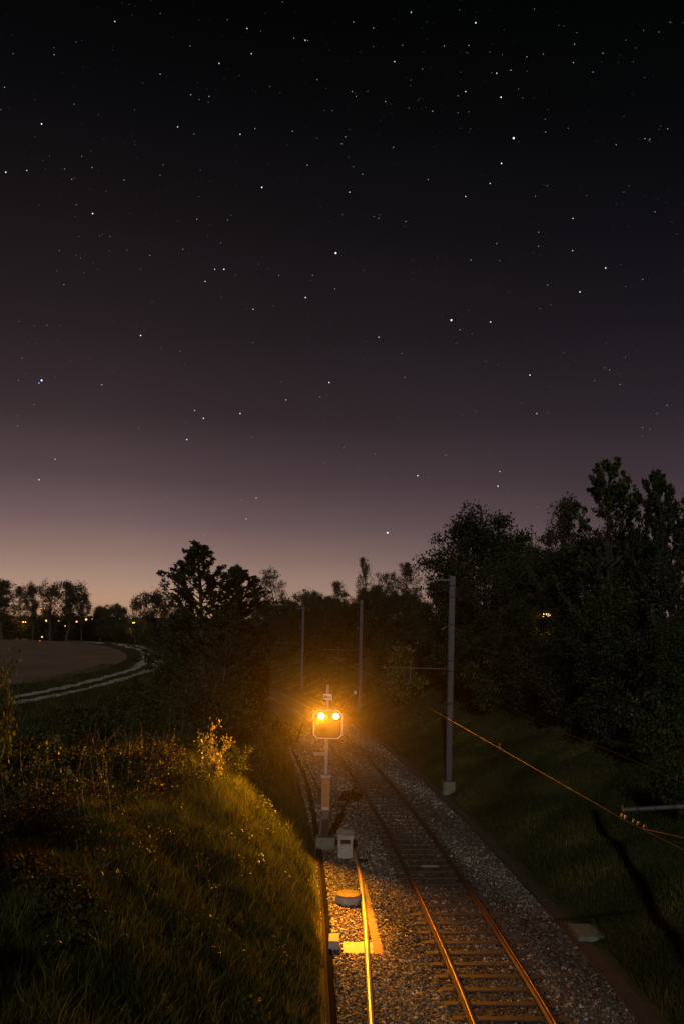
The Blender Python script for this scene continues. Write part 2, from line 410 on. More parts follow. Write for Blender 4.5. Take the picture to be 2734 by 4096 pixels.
# cable trough with covers along the right ballast edge
ct = empty('cable_trough', (5.8, 15, 0)); tag(ct, 'long brown concrete cable trough beside the right edge of the ballast', 'cable trough')
def strip_mesh(name, y0, y1, step, da, db, zb, zt, m, xf=None):
    yl = np.arange(y0, y1, step); V = []; F = []
    for i, y in enumerate(yl):
        xa = float(XC(y)) + da if xf is None else xf(y) + da; xb = float(XC(y)) + db if xf is None else xf(y) + db
        V += [(xa, y, zb), (xa, y, zt), (xb, y, zt), (xb, y, zb)]
    for i in range(len(yl) - 1):
        for k in range(3): F.append((i * 4 + k + 1, i * 4 + k, i * 4 + k + 4, i * 4 + k + 5))
    return mesh_np(name, V, F, m)
place(link('channel', strip_mesh('channel', -5, 70, 1, 2.42, 2.84, -.3, -.115, M['trough'])), ct)
cv = MB(); y = 12.0
while y < 62:
    x = float(XC(y + .5)) + 2.63; a = -math.atan(float(XD(y + .5))); ca, sa = math.cos(a), math.sin(a)
    q = [(-.17, -.492), (.17, -.492), (.17, .492), (-.17, .492)]
    h0 = random.uniform(-.004, .004)
    v = [(x + p * ca - r * sa, y + .5 + p * sa + r * ca, z) for z in (-.13, -.085 + h0) for p, r in q]
    cv.add(v, [(4, 5, 6, 7), (0, 1, 5, 4), (1, 2, 6, 5), (2, 3, 7, 6), (3, 0, 4, 7)]); y += 1.0
o = cv.build('cover', M['trough']); place(o, ct)
# side slab right of the trough
p = [pix(2272, 3697, 1), pix(2390, 3697, 1), pix(2432, 3747, 1), pix(2313, 3747, 1)]
def gnd(px, py, z):
    d = pix(px, py, 1) - Vector((0, 0, CH)); k = (z - CH) / d.z; return Vector((d.x * k, d.y * k, z))
zs = .02
q = [gnd(2268, 3695, zs), gnd(2390, 3695, zs), gnd(2434, 3747, zs), gnd(2313, 3748, zs)]
b = MB(); c0 = sum(q, Vector()) / 4
v = [p_ - c0 - Vector((0, 0, .28)) for p_ in q] + [p_ - c0 for p_ in q]
b.add(v, [(3, 2, 1, 0), (4, 7, 6, 5), (0, 1, 5, 4), (1, 2, 6, 5), (2, 3, 7, 6), (3, 0, 4, 7)])
o = b.build('concrete_slab', M['concrete_moss']); o.location = c0; tag(o, 'grey brown concrete slab in the grass, touching the right cable trough', 'slab')

# left: old rail edging and the thick shiny pipe
def linex(pts):
    P = sorted((p[1], p[0]) for p in pts); yv = [a for a, b in P]; xv = [b for a, b in P]
    return lambda y: float(np.interp(y, yv, xv))
lx = linex([(-.02, 8), (-.05, 14.7), (-.16, 17.2), (-.25, 19.5), (-.36, 21.7), (-.48, 24), (-.6, 26.1), (-.75, 28.5), (-1.04, 32.4), (-1.32, 36), (-1.74, 40.2), (-2.3, 45), (-2.8, 48.4)])
yl = np.arange(8, 48, 1.0)
er = empty('edging_rail', (-.3, 20, -.2)); tag(er, 'dark old rail edging between the lit grass and the gravel, left of the signal foot', 'rail')
place(link('rail', rail_mesh('edging_rail', yl, np.array([lx(y) - .03 for y in yl]), -.20, M['rail_dark'], s=.8)), er)
place(link('shadow_strip', strip_mesh('shadow_strip', 8, 47, 1.0, -.005, .125, -.25, -.13, M['shade'], xf=lx)), er)  # dark strip standing in for the shadow right of the rail
px_ = linex([(.67, 8), (.67, 14.7), (.69, 17.3), (.71, 20), (.70, 22), (.67, 24), (.58, 25.6), (.50, 27.0)])
yl = np.arange(8, 27.2, .6)
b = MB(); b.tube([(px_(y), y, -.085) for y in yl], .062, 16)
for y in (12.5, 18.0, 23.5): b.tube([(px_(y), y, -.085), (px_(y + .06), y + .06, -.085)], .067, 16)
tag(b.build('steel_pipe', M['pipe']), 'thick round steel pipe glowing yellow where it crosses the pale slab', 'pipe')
lx2 = linex([(-.83, 36), (-.98, 36.9), (-1.51, 41.3), (-1.96, 44.9), (-2.48, 48.6), (-3.51, 55.6), (-4.76, 64), (-6.09, 71.8), (-7.73, 81.1), (-.55, 33), (-.2, 30)])
yl = np.arange(30.5, 80, 1.2)
tag(link('edging_rail', rail_mesh('far_edging', yl, np.array([lx2(y) for y in yl]), -.20, M['rust'], s=1.0)), 'thin rusty rail curving away along the gravel left of and behind the signal', 'rail')

# slab, brown cover strip, small block, round manhole, box
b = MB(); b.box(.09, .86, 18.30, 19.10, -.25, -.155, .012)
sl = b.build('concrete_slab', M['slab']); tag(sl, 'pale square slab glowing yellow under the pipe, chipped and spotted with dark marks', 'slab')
for (x, y, r) in ((.27, 18.93, .035), (.55, 18.97, .014), (.58, 18.42, .013), (.14, 18.55, .025), (.13, 18.42, .02)):
    MB().lathe([(r * .3, 0), (r, .001), (r * .9, .004), (0.001, .005)], (x, y, -.157), 9).build('stain', M['black'], sl)
b = MB()
for y0, y1 in ((18.30, 19.42), (19.43, 20.28), (20.29, 21.2), (21.21, 22.2), (22.21, 23.4)):
    f0 = lambda y: .865 - (y - 18.3) * .043
    f1 = lambda y: 1.085 - (y - 18.3) * .050
    v = [(f0(y0), y0, z) for z in (-.25, -.135)] + [(f1(y0), y0, z) for z in (-.25, -.135)] + [(f0(y1), y1, z) for z in (-.25, -.135)] + [(f1(y1), y1, z) for z in (-.25, -.135)]
    b.add(v, [(1, 3, 7, 5), (0, 2, 3, 1), (4, 0, 1, 5), (2, 6, 7, 3), (6, 4, 5, 7)])
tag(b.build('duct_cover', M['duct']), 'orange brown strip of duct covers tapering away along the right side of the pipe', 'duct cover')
b = MB(); b.box(-.16, .075, 18.52, 19.0, -.25, .05, .012)
tag(b.build('concrete_block', M['concrete']), 'small upright concrete block between the dark edging rail and the pale slab', 'block')
mh = empty('manhole', (.31, 21.8, -.2)); tag(mh, 'round manhole ring with a domed metal lid in front of the grey cable box', 'manhole')
MB().lathe([(.35, 0), (.35, .24), (.335, .255), (.31, .255)], n=40).build('ring', M['concrete'], mh)
MB().lathe([(.338, .25), (.338, .268), (.31, .278), (.18, .285), (.001, .288)], n=40).build('lid', M['sleeper'], mh)
MB().box(-.03, .03, -.24, -.18, .276, .29).build('handle', M['rust'], mh)
bx = empty('cable_box', (.245, 25.9, -.19)); tag(bx, 'grey concrete cable box with a dark slot, standing right of the signal foot', 'cable box')
b = MB()
b.box(-.235, .235, 0, .78, 0, .27, .01)
b.box(-.228, -.165, 0.004, .78, .27, .70); b.box(.165, .228, 0.004, .78, .27, .70)
b.box(-.165, .165, .006, .78, .27, .47); b.box(-.165, .165, .12, .78, .47, .62); b.box(-.165, .165, .006, .78, .62, .70)
b.build('body', M['concrete'], bx)
b = MB(); b.box(-.26, .26, -.03, .39, .702, .755, .012); b.box(-.26, .26, .40, .82, .702, .755, .012); b.build('lid', M['concrete'], bx)
MB().box(-.15, .15, .10, .118, .475, .60).build('slot', M['black'], bx)
# low clod/drain right of the box
b = MB(); b.lathe([(.11, 0), (.19, .02), (.17, .07), (.10, .09), (.07, .04), (.001, .03)], n=14)
tag(b.build('drain_ring', M['rail_dark']), 'small dark ring lying in the ballast right of the cable box', 'drain'); bpy.context.scene.objects['drain_ring'].location = (.78, 25.6, -.19)

# ------------------------------------------------------------------ signal
SX, SY = -.43, 27.0
sg = empty('railway_signal', (SX, SY, -.2)); tag(sg, 'slim railway distant signal with two lit amber lamps and an A 732 plate', 'railway signal')
def sz(y): return CH + (PY + 1 - y) * SY / FPX + .2      # photo row to height in the signal's own frame
b = MB(); b.box(-.30, .34, -.15, .45, 0, .42, .02); ft = b.build('foundation', M['concrete_moss'], sg)
b = MB(); b.box(-.20, .26, -.02, .30, .42, .45); b.build('base_plate', M['steel_dark'], sg)
b = MB()   # H-section mast
M['mast_pale'] = mat('pale_mast', (.34, .31, .30), (.26, .235, .23), scale=9, rough=.7)
for x0, x1, y0, y1 in ((-.05, .05, .02, .032), (-.05, .05, .108, .12), (-.006, .006, .032, .108)): b.box(x0, x1, y0, y1, .45, sz(2741))
b.build('mast', M['mast_pale'], sg)
MB().tube([(-.17, .06, .45), (-.08, .06, sz(3240))], [.06, .035], 10).build('cable_duct', M['steel_grey'], sg)
b = MB(); b.add([(-.12, -.02, .45), (.13, -.02, .45), (.13, .018, .45), (-.12, .018, .45), (-.11, -.10, sz(3278)), (.125, -.10, sz(3278)), (.125, .018, sz(3278)), (-.11, .018, sz(3278))],
                [(3, 2, 1, 0), (4, 5, 6, 7), (0, 1, 5, 4), (1, 2, 6, 5), (2, 3, 7, 6), (3, 0, 4, 7)]); b.build('skirt', M['steel_dark'], sg)
MB().box(-.12, .125, -.16, .016, sz(3276), sz(3243), .008).build('junction_box', M['steel_grey'], sg)
cb = MB().box(-.135, .14, -.17, .016, sz(3240), sz(3112), .012).build('cabinet', M['cabinet'], sg)
MB().box(-.165, .165, -.20, .06, sz(3111), sz(3100), .01).build('cabinet_roof', M['concrete'], sg)
MB().box(-.11, .115, -.176, -.172, sz(3238), sz(3226)).build('label_strip', M['slab'], cb)
MB().box(-.44, -.055, -.02, .09, sz(3024), sz(3012), .008).build('bracket', M['mast_pale'], sg)
# screen with cut corners
hx, hz, cc = .475, .475, .125; zc = sz(2899); xc0 = .028
def octo(h, c): return [(xc0 - h + c, zc - h), (xc0 + h - c, zc - h), (xc0 + h, zc - h + c), (xc0 + h, zc + h - c), (xc0 + h - c, zc + h), (xc0 - h + c, zc + h), (xc0 - h, zc + h - c), (xc0 - h, zc - h + c)]
b = MB(); b.prism(octo(.44, .11), -.06, -.04); scn = b.build('screen', M['black'], sg)
b = MB(); b.ring(octo(.478, .127), octo(.441, .111), -.066, -.035); b.build('border', M['white'], scn)
def lamp(x, z, on):
    r = .098
    b = MB(); n = 28
    pr = [(r * math.cos(2 * PI * k / n), r * math.sin(2 * PI * k / n)) for k in range(n)]
    pts = [(x, -.066, z)]
    v = [(x, -.078 if on else -.07, z)] + [(x + a, -.066, z + c) for a, c in pr]
    b.add(v, [(0, 1 + (k + 1) % n, 1 + k) for k in range(n)], True)
    b.build('lit_lens' if on else 'lens', M['lens_on'] if on else M['lens_off'], scn)
    h = MB(); rr_ = .115; L = .20; v = []; f = []; m = 16
    for i in range(m + 1 if on else 0):      # half-round hood above the lens
        w = PI * (-.12 + 1.24 * i / m); cx, sz_ = math.cos(w), math.sin(w)
        ln = L * (.45 + .55 * max(0, math.sin(w)))
        for (rad, yy_) in ((rr_, -.061), (rr_, -.061 - ln), (rr_ - .006, -.061 - ln), (rr_ - .006, -.061)):
            v.append((x + rad * cx, yy_, z + rad * sz_))
    for i in range(m if on else 0):
        for k in range(4): f.append((i * 4 + k, i * 4 + (k + 1) % 4, i * 4 + 4 + (k + 1) % 4, i * 4 + 4 + k))
    h.add(v, f, True)
    if on: h.build('hood', M['black'], scn)
LZ = sz(2865); LXs = (xc0 - .215, xc0 + .265)
for x in LXs: lamp(x, LZ, True)
lamp(xc0 - .235, zc - .2, False); lamp(xc0 + .23, zc - .2, False)
# number plate
pz = sz(2789); pl = MB().box(-.13, .155, -.03, -.02, pz - .098, pz + .098, .003).build('number_plate', M['plate'], sg)
MB().box(-.06, .06, -.02, .02, pz - .05, pz + .05).build('plate_bracket', M['steel_dark'], pl)
def text(s, size, parent, loc, name='lettering', bold=.0):
    cu = bpy.data.curves.new('t', 'FONT'); cu.body = s; cu.size = size; cu.extrude = .002; cu.offset = bold
    tmp = bpy.data.objects.new('t', cu); C.objects.link(tmp)
    me = bpy.data.meshes.new_from_object(tmp.evaluated_get(bpy.context.evaluated_depsgraph_get()))
    bpy.data.objects.remove(tmp); me.materials.clear(); me.materials.append(M['ink'])
    o = link(name, me, parent, loc); o.rotation_euler = (PI / 2, 0, 0); return o
text('A', .17, pl, (-.117, -.033, pz - .062), bold=.003)
text('732', .105, pl, (-.03, -.033, pz - .060), bold=.002)
for q in (.003, .041): MB().box(q, q + .014, -.034, -.031, pz + .045, pz + .059).build('dot', M['ink'], pl)
# the light it throws: two amber beams towards the driver, and the close-up beam down to the track
def spot(x, z, aim, power, size, blend, rad=.05):
    d = bpy.data.lights.new('signal_beam', 'SPOT'); d.energy = power; d.color = (1, .36 if size > 100 else .27, .010); d.spot_size = math.radians(size); d.spot_blend = blend
    d.shadow_soft_size = rad
    o = bpy.data.objects.new('signal_beam', d); C.objects.link(o); o.location = (SX + x, SY - .30, z - .2)
    o.rotation_euler = (Vector(aim) - o.location).to_track_quat('-Z', 'Y').to_euler()
    return o
spot(LXs[0], LZ, (-3.7, 20.5, .7), 11000, 106, .75)
spot(LXs[1], LZ, (2.2, 13, 0), 1250, 84, 1.0)
for x in LXs: spot(x, LZ, (.3, 0, 6.6), 4200, 26, .9)     # the drivers' beams
spot(LXs[1], LZ - .06, (.42, 19.7, -.2), 22000, 17, 1, .03)

# ------------------------------------------------------------------ catenary masts
def build_mast(top, h_arm, h_reg, reach, sign=False):
    """local frame: z = 0 on the ground at the mast, arms reach to -x over the track"""
    r = empty('catenary_mast')
    MB().box(-.27, .27, -.27, .27, -.5, .5, .03).build('foundation', M['concrete_moss'], r)
    MB().box(-.2, .2, -.2, .2, .5, .53).build('base_plate', M['steel_dark'], r)
    b = MB()
    b.box(-.11, .11, -.11, -.097, .53, top); b.box(-.11, .11, .097, .11, .53, top); b.box(-.007, .007, -.097, .097, .53, top)
    b.box(-.11, -.100, -.097, -.02, .53, top)
    b.build('pole', M['steel_grey'], r)
    for z in (top - .45, top - .95, h_arm + 1.95, h_arm + .35, h_arm - .12, 3.9):
        MB().box(-.122, .122, -.122, .122, z, z + .045).build('band', M['steel_dark'], r)
    MB().box(-.82, -.122, -.04, .04, top - .22, top - .14).build('top_arm', M['steel_grey'], r)
    a = MB().tube([(-.55, 0, h_arm), (-reach, 0, h_arm + .03)], .028, 10).build('cantilever_tube', M['steel_grey'], r)
    b = MB().tube([(-.12, 0, h_arm), (-.56, 0, h_arm)], .018, 8)
    for q in range(5): b.tube([(-.2 - q * .07, 0, h_arm), (-.23 - q * .07, 0, h_arm)], .05, 10)
    b.build('insulator', M['ceramic'], a)
    MB().box(-reach - .03, -reach + .03, -.04, .04, h_arm - .03, h_arm + .12).build('wire_clamp', M['steel_grey'], a)
    MB().tube([(-1.78, 0, h_arm + .33), (-1.80, 0, h_reg + .0)], .032, 10).build('drop_tube', M['steel_grey'], r)
    MB().tube([(-1.80, 0, h_reg + .05), (-1.92, 0, h_reg - .0), (-2.06, 0, h_reg + .14), (-reach - .10, 0, h_reg + .02)], [.016, .016, .018, .012], 8).build('registration_arm', M['steel_grey'], r)
    b = MB().tube([(-.11, 0, h_arm + 2.0), (-.2, 0, h_arm + 1.85), (-.32, 0, h_arm + 1.8)], .022, 8)
    b.tube([(-.30, 0, h_arm + 1.8), (-.42, 0, h_arm + 1.72)], .045, 10); b.build('feeder_bracket', M['steel_grey'], r)
    return r
masts = []
proto = build_mast(9.55, 5.45, 4.75, 2.95)
xa = [(4.82, 36.0, -.02), (1.55, 66.5, -.15), (-4.35, 91.5, -.2), (-13.6, 128, 0)]
labs = ['tall grey catenary mast on a concrete foot right of the signal, nearest of the row', 'second catenary mast, with a small white plate, just right of the signal top',
        'third catenary mast, dim, above the left side of the signal lamps', 'faint farthest catenary mast at the left end of the row, before the trees']
for i, (x, y, zg) in enumerate(xa):
    o = proto if i == 0 else copy_tree(proto)
    o.location = (x, y, zg); o.rotation_euler = (0, 0, -math.atan(float(XD(y))) * .6)
    tag(o, labs[i], 'catenary mast', 'catenary masts along the track'); masts.append(o)
# white plate on the second mast
b = MB().box(-.52, -.30, -.14, -.125, 1.87, 2.15, .004).build('kilometre_plate', M['plate'], masts[1])
text('30', .13, b, (-.47, -.142, 2.03), bold=.001); text('8.', .12, b, (-.47, -.142, 1.89), bold=.001)
MB().tube([(-.4, -.118, 2.12), (.12, -.118, 2.12)], .012, 6).build('plate_bracket', M['steel_grey'], masts[1])
# near mast outside the right edge, its tube reaching into the picture
nm = empty('catenary_mast', (6.5, 10.0, .9)); tag(nm, 'pale steel cantilever tube of a catenary mast reaching in from the right edge', 'catenary mast', 'catenary masts along the track')
MB().box(-.11, .11, -.11, .11, -.6, 8.6).build('pole', M['steel_grey'], nm)
e0 = pixd(1427, 1858, 10.0) - nm.location; e1 = pixd(1568, 1850, 10.0) - nm.location; dd = (e1 - e0)
MB().tube([e0, e0 + dd, e0 + dd * 3.6], [.026, .032, .032], 12).build('cantilever_tube', M['steel_grey'], nm)
b = MB()
for t in (.22, .50, .8): q = e0 + dd * t; b.tube([q, q + dd * .02], .038, 12)
b.build('collar', M['steel_dark'], nm)
MB().tube([e0, e0 + Vector((-.01, 0, .06))], .012, 6).build('eye', M['copper'], nm)
b = MB()
for (cx, cy) in ((1424, 1878), (1432, 1882), (1450, 1891), (1461, 1896), (1475, 1903)):
    q = pixd(cx, cy - 4, 9.98) - nm.location; b.tube([q, q + Vector((.012, 0, .045))], .012, 6); b.tube([q + Vector((0, 0, .02)), q + Vector((.03, 0, .02))], .008, 6)
b.build('wire_clamp', M['copper'], nm)
def wire(name, P, r, lab, sag=0, m='copper'):
    r *= .6 if m == 'wire_dull' else .72
    out = []
    for i in range(len(P) - 1):
        a, c = Vector(P[i]), Vector(P[i + 1]); n = 14
        for k in range(n):
            t = k / n; q = a.lerp(c, t); q.z -= sag * 4 * t * (1 - t); out.append(q)
    out.append(Vector(P[-1])); b = MB(); b.tube(out, r, 6)
    return tag(b.build(name, M[m]), lab, 'wire')
k1 = pixd(872, 1560, 36); k2 = pixd(1440, 1886, 10); k2b = pixd(1568, 1922, 9.0)
m2w = Vector((-1.05, 65.5, 4.95)); m3w = Vector((-6.9, 91, 4.9))
wire('contact_wire', [m3w, m2w, k1, k2, pixd(1568, 1950, 9.0), (3.9, -4, 4.9)], .0075, 'thin orange lit contact wire running from the mast arms down to the lower right edge')
wire('anchor_wire', [pixd(1472, 1901, 9.9), k2b, k2b + (k2b - pixd(1472, 1901, 9.9)) * 3], .009, 'short bright orange wire from the clamps to the right edge')
w0 = pixd(938, 1502, 36); w1 = pixd(1249, 1663, 17.5); w2 = pixd(1399, 1722, 12.8); w3 = pixd(1568, 1797, 9.6)
wire('messenger_wire', [Vector((-.35, 92, 5.95)), w0], .007, 'dim messenger wire between the first and second masts above the track', sag=.5, m='wire_dull')
wire('messenger_wire', [w0, w1, w2, w3, w3 + (w3 - w2)], .0075, 'faint brownish messenger wire crossing the dark right bank above the bright contact wire', m='wire_dull')
wire('feeder_wire', [Vector((4.6, 36, 7.2)), pixd(1227, 1588, 21), pixd(1568, 1711, 11.9), pixd(1700, 1760, 9)], .005, 'faintest of the wires, high on the right in front of the trees', m='wire_dull')
q = pixd(1145, 1716, 20.5)
b = MB().tube([(0, 0, 0), (0, 0, .10)], .014, 6); b.tube([(-.03, 0, .1), (.03, 0, .1)], .012, 6)
o = b.build('dropper_clamp', M['copper']); o.location = q; tag(o, 'tiny orange clamp hanging on the contact wire right of the nearest mast', 'clamp')

# ------------------------------------------------------------------ plants
def leaves(P, size, rng, up=.3, aspect=.6):
    """one diamond leaf per point; returns verts, quads"""
    n = len(P)
    a = rng.normal(size=(n, 3)); a[:, 2] += up; a /= np.linalg.norm(a, axis=1)[:, None]
    b = np.cross(a, rng.normal(size=(n, 3))); b /= np.linalg.norm(b, axis=1)[:, None]
    s = size * rng.uniform(.6, 1.3, n)[:, None]
    A = P - a * s * .5; B = P + b * s * aspect * .5; C_ = P + a * s * .5; D = P - b * s * aspect * .5
    V = np.stack([A, B, C_, D], 1).reshape(-1, 3); F = np.arange(4 * n).reshape(n, 4)
    return V, F
def norm(v): return v / (np.linalg.norm(v) + 1e-9)

KIND = {  # levels, children, angles, length factors, tropism, wiggle, leaves per twig, leaf radius, leaf size, first branch
    'cherry': dict(n=[48, 6, 2], ang=[54, 38, 35], ln=[.36, .36, .4], trop=.05, wig=.06, nl=17, lr=.045, ls=.14, t0=.14, tr=.015, shape='cone'),
    'round': dict(n=[34, 9, 4], ang=[70, 50, 45], ln=[.50, .46, .5], trop=.06, wig=.16, nl=24, lr=.26, ls=.19, t0=.18, tr=.020, shape='dome'),
    'sparse': dict(n=[24, 7, 3], ang=[50, 40, 40], ln=[.36, .42, .5], trop=.14, wig=.16, nl=11, lr=.14, ls=.14, t0=.2, tr=.014, shape='dome'),
    'far': dict(n=[17, 7, 4], ang=[44, 40, 42], ln=[.50, .42, .5], trop=.12, wig=.20, nl=11, lr=.30, ls=.27, t0=.30, tr=.024, shape='dome'),
    'bare': dict(n=[26, 8, 3], ang=[34, 32, 32], ln=[.34, .42, .5], trop=.14, wig=.10, nl=3, lr=.10, ls=.12, t0=.22, tr=.006, shape='cone'),
}
def make_tree(kind, seed, H=10.0, leafmat='leaf', wide=1.0, ls=None, nl=None):
    K = KIND[kind]; rng = np.random.default_rng(seed); out = []
    def br(p, d, L, r, lev):
        n = 9 if lev == 0 else (6 if lev == 1 else 4); pts = [p]; tw = K['wig'] * (.35 if lev == 0 else 1)
        for i in range(n):
            d = norm(d + rng.normal(size=3) * tw + np.array([0, 0, K['trop'] if lev else .12])); p = p + d * L / n; pts.append(p)
        pts = np.array(pts); rr = r * np.linspace(1, .25, n + 1); out.append((pts, rr, lev))
        if lev < 3:
            m = K['n'][lev]
            for j in range(m):
                t = K['t0'] + (1 - K['t0']) * (j + rng.uniform(0, 1)) / m if lev == 0 else rng.uniform(.18, 1)
                i = min(int(t * n), n - 1); f = t * n - i; q = pts[i] * (1 - f) + pts[i + 1] * f; dd_ = norm(pts[i + 1] - pts[i])
                a = math.radians(K['ang'][lev] * rng.uniform(.75, 1.25)); pr = norm(np.cross(dd_, rng.normal(size=3)))
                if lev == 0:
                    w = j * 2.4 + rng.uniform(-.5, .5); pr = np.array([math.cos(w), math.sin(w), 0])
                    tt = (t - K['t0']) / (1 - K['t0'])
                    sh = min(1.0, .13 + 1.55 * (1 - tt)) * (.8 + .2 * tt) if K['shape'] == 'cone' else (.55 + 1.5 * tt * (1 - tt) - .15 * tt)
                    a *= (1.15 - .45 * tt)
                    LL = L * K['ln'][0] * sh * rng.uniform(.8, 1.15)
                else: LL = L * K['ln'][lev] * rng.uniform(.7, 1.25) * (1.15 - .5 * t)
                br(q, norm(dd_ * math.cos(a) + pr * math.sin(a)), LL, max(rr[i] * .5, .006), lev + 1)
    br(np.array([0, 0, -.15]), np.array([0, 0, 1.]), H * .86, H * K['tr'], 0)
    tb = MB(); P = []
    for pts, rr, lev in out:
        tb.tube([Vector(q) for q in pts[::(1 if lev < 2 else 2)]], list(rr[::(1 if lev < 2 else 2)]), (8, 5, 3, 3)[lev], cap=False)
        if lev <= 1 and kind == 'cherry':
            m = int(70 * (1 if lev else 1.2)); t = rng.uniform(.4 if lev else .82, 1.04, m) * (len(pts) - 1); i = np.clip(t.astype(int), 0, len(pts) - 2); f = (t - i)[:, None]
            P.append(pts[i] * (1 - f) + pts[i + 1] * f + rng.normal(size=(m, 3)) * K['lr'])
        if lev >= 2:
            m = max(1, int((nl or K['nl']) * (1 if lev == 3 else .8) * rng.uniform(.5, 1.4)))
            t = rng.uniform(.1, 1.05, m) * (len(pts) - 1); i = np.clip(t.astype(int), 0, len(pts) - 2); f = (t - i)[:, None]
            P.append(pts[i] * (1 - f) + pts[i + 1] * f + rng.normal(size=(m, 3)) * K['lr'] * np.array([1, 1, .8]))
    P = np.concatenate(P); top = P[:, 2].max()
    Vl, Fl = leaves(P, ls or K['ls'], rng)
    clump = .5 + .5 * np.sin(P[:, 0] * 1.7 + 2 * np.sin(P[:, 2] * 1.3 + seed)) * np.sin(P[:, 1] * 1.9 + P[:, 2] * 1.1)
    rnd = np.clip(rng.uniform(0, 1, len(P)) ** 1.5 * .75 + clump * .25, 0, 1)
    crown = mesh_np('crown', Vl / top, Fl, M[leafmat], rnd)
    tv = np.array(tb.v) / top
    trunk = bpy.data.meshes.new('trunk'); trunk.from_pydata(tv.tolist(), [], tb.f); trunk.update(); trunk.materials.append(M['bark'])
    rad = float(np.percentile(np.hypot(P[:, 0], P[:, 1]), 88)) / top
    return dict(crown=crown, trunk=trunk, rad=rad)
def make_shrub(seed, R=1.0, leafmat='leaf', stems=16, ls=.10, nl=110, sp=.13, up=1.0):
    rng = np.random.default_rng(seed); tb = MB(); P = []
    for s in range(stems):
        w = rng.uniform(0, 2 * PI); a = rng.uniform(.1, 1.0); d = np.array([math.cos(w) * a, math.sin(w) * a, up]); d = norm(d)
        L = R * rng.uniform(1.0, 1.9) * (1.15 - .35 * a); p = np.array([math.cos(w), math.sin(w), 0]) * R * .12; pts = [p]
        for i in range(6): d = norm(d + rng.normal(size=3) * .13 + np.array([0, 0, .03])); p = p + d * L / 6; pts.append(p)
        pts = np.array(pts); tb.tube([Vector(q) for q in pts], list(np.linspace(.022, .005, 7) * R), 4, cap=False)
        tw = [pts]
        for j in range(5):
            i = rng.integers(1, 6); dd_ = norm(norm(pts[i] - pts[i - 1]) + rng.normal(size=3) * .6); l2 = L * .32 * rng.uniform(.6, 1.2)
            q = np.array([pts[i], pts[i] + dd_ * l2 * .5, pts[i] + dd_ * l2 + np.array([0, 0, .05])]); tw.append(q)
            tb.tube([Vector(a_) for a_ in q], [.008 * R, .006 * R, .004 * R], 3, cap=False)
        for q in tw:
            m = int(nl * rng.uniform(.4, 1.2) * (1 if len(q) > 4 else .5)); t = rng.uniform(.25, 1.03, m) * (len(q) - 1); i = np.clip(t.astype(int), 0, len(q) - 2); f = (t - i)[:, None]
            P.append(q[i] * (1 - f) + q[i + 1] * f + rng.normal(size=(m, 3)) * sp * R)
    P = np.concatenate(P); P = P[P[:, 2] > .02]; top = P[:, 2].max(); Vl, Fl = leaves(P, ls * R, rng)
    rnd = np.clip(rng.uniform(0, 1, len(P)) ** 1.4, 0, 1)
    crown = mesh_np('foliage', Vl / top, Fl, M[leafmat], rnd)
    st = bpy.data.meshes.new('stems'); st.from_pydata((np.array(tb.v) / top).tolist(), [], tb.f); st.update(); st.materials.append(M['bark'])
    rad = float(np.percentile(np.hypot(P[:, 0], P[:, 1]), 95)) / top
    return dict(crown=crown, trunk=st, rad=rad)

PR = {
    'ch1': make_tree('cherry', 11, leafmat='leaf_dark'), 'ch2': make_tree('cherry', 12, leafmat='leaf_dark', nl=22), 'ch3': make_tree('cherry', 15, leafmat='leaf'),
    'ro1': make_tree('round', 21), 'ro2': make_tree('round', 22, leafmat='leaf_dark'), 'ro3': make_tree('round', 24),
    'sp1': make_tree('sparse', 31), 'sp2': make_tree('sparse', 33, leafmat='leaf_far'),
    'fa1': make_tree('far', 41, leafmat='leaf_far'), 'fa2': make_tree('far', 42, leafmat='leaf_far'), 'fa3': make_tree('far', 43, leafmat='leaf_far', nl=6),
    'ba1': make_tree('bare', 51, leafmat='leaf_far'), 'ba2': make_tree('bare', 52, leafmat='leaf_far', nl=7),
    'bl1': make_tree('sparse', 61, leafmat='blossom', nl=22),
}
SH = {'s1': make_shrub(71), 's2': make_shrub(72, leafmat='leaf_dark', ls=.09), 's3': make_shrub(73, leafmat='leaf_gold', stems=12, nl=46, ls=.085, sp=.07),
      's4': make_shrub(74, leafmat='leaf_lit', stems=12, nl=70), 's5': make_shrub(75, leafmat='leaf_far', nl=60), 's6': make_shrub(76, nl=90, ls=.085),
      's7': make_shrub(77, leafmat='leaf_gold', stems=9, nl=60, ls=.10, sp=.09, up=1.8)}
def plant(name, pr, x, y, zg, h, rad, lab, cat, group=None, rz=None, part=('trunk', 'crown')):
    r = empty(name, (x, y, zg), random.uniform(0, 6.28) if rz is None else rz)
    sx_ = rad / pr['rad'] / 1.0
    r.scale = (sx_, sx_, h)
    link(part[0], pr['trunk'], r); link(part[1], pr['crown'], r)
    return tag(r, lab, cat, group)
def tree(k, x, top, Y, w, lab, group=None, rz=None, name='tree', dz=0):
    """x, top: photo position (1568 wide) of crown centre and tip; w: half width in the same pixels"""
    p = pixd(x, top, Y); zg = float(ZT(p.x, Y)) + dz
    return plant(name, PR[k], p.x, Y, zg, p.z - zg, w * 1.7437 / FPX * Y, lab, 'tree', group, rz)
def shrub(k, x, top, Y, w, lab, group=None, name='shrub', zg=None, rz=None):
    p = pixd(x, top, Y); zg = float(ZT(p.x, Y)) if zg is None else zg
    return plant(name, SH[k], p.x, Y, zg, p.z - zg, w * 1.7437 / FPX * Y, lab, 'shrub', group, rz, ('stems', 'foliage'))

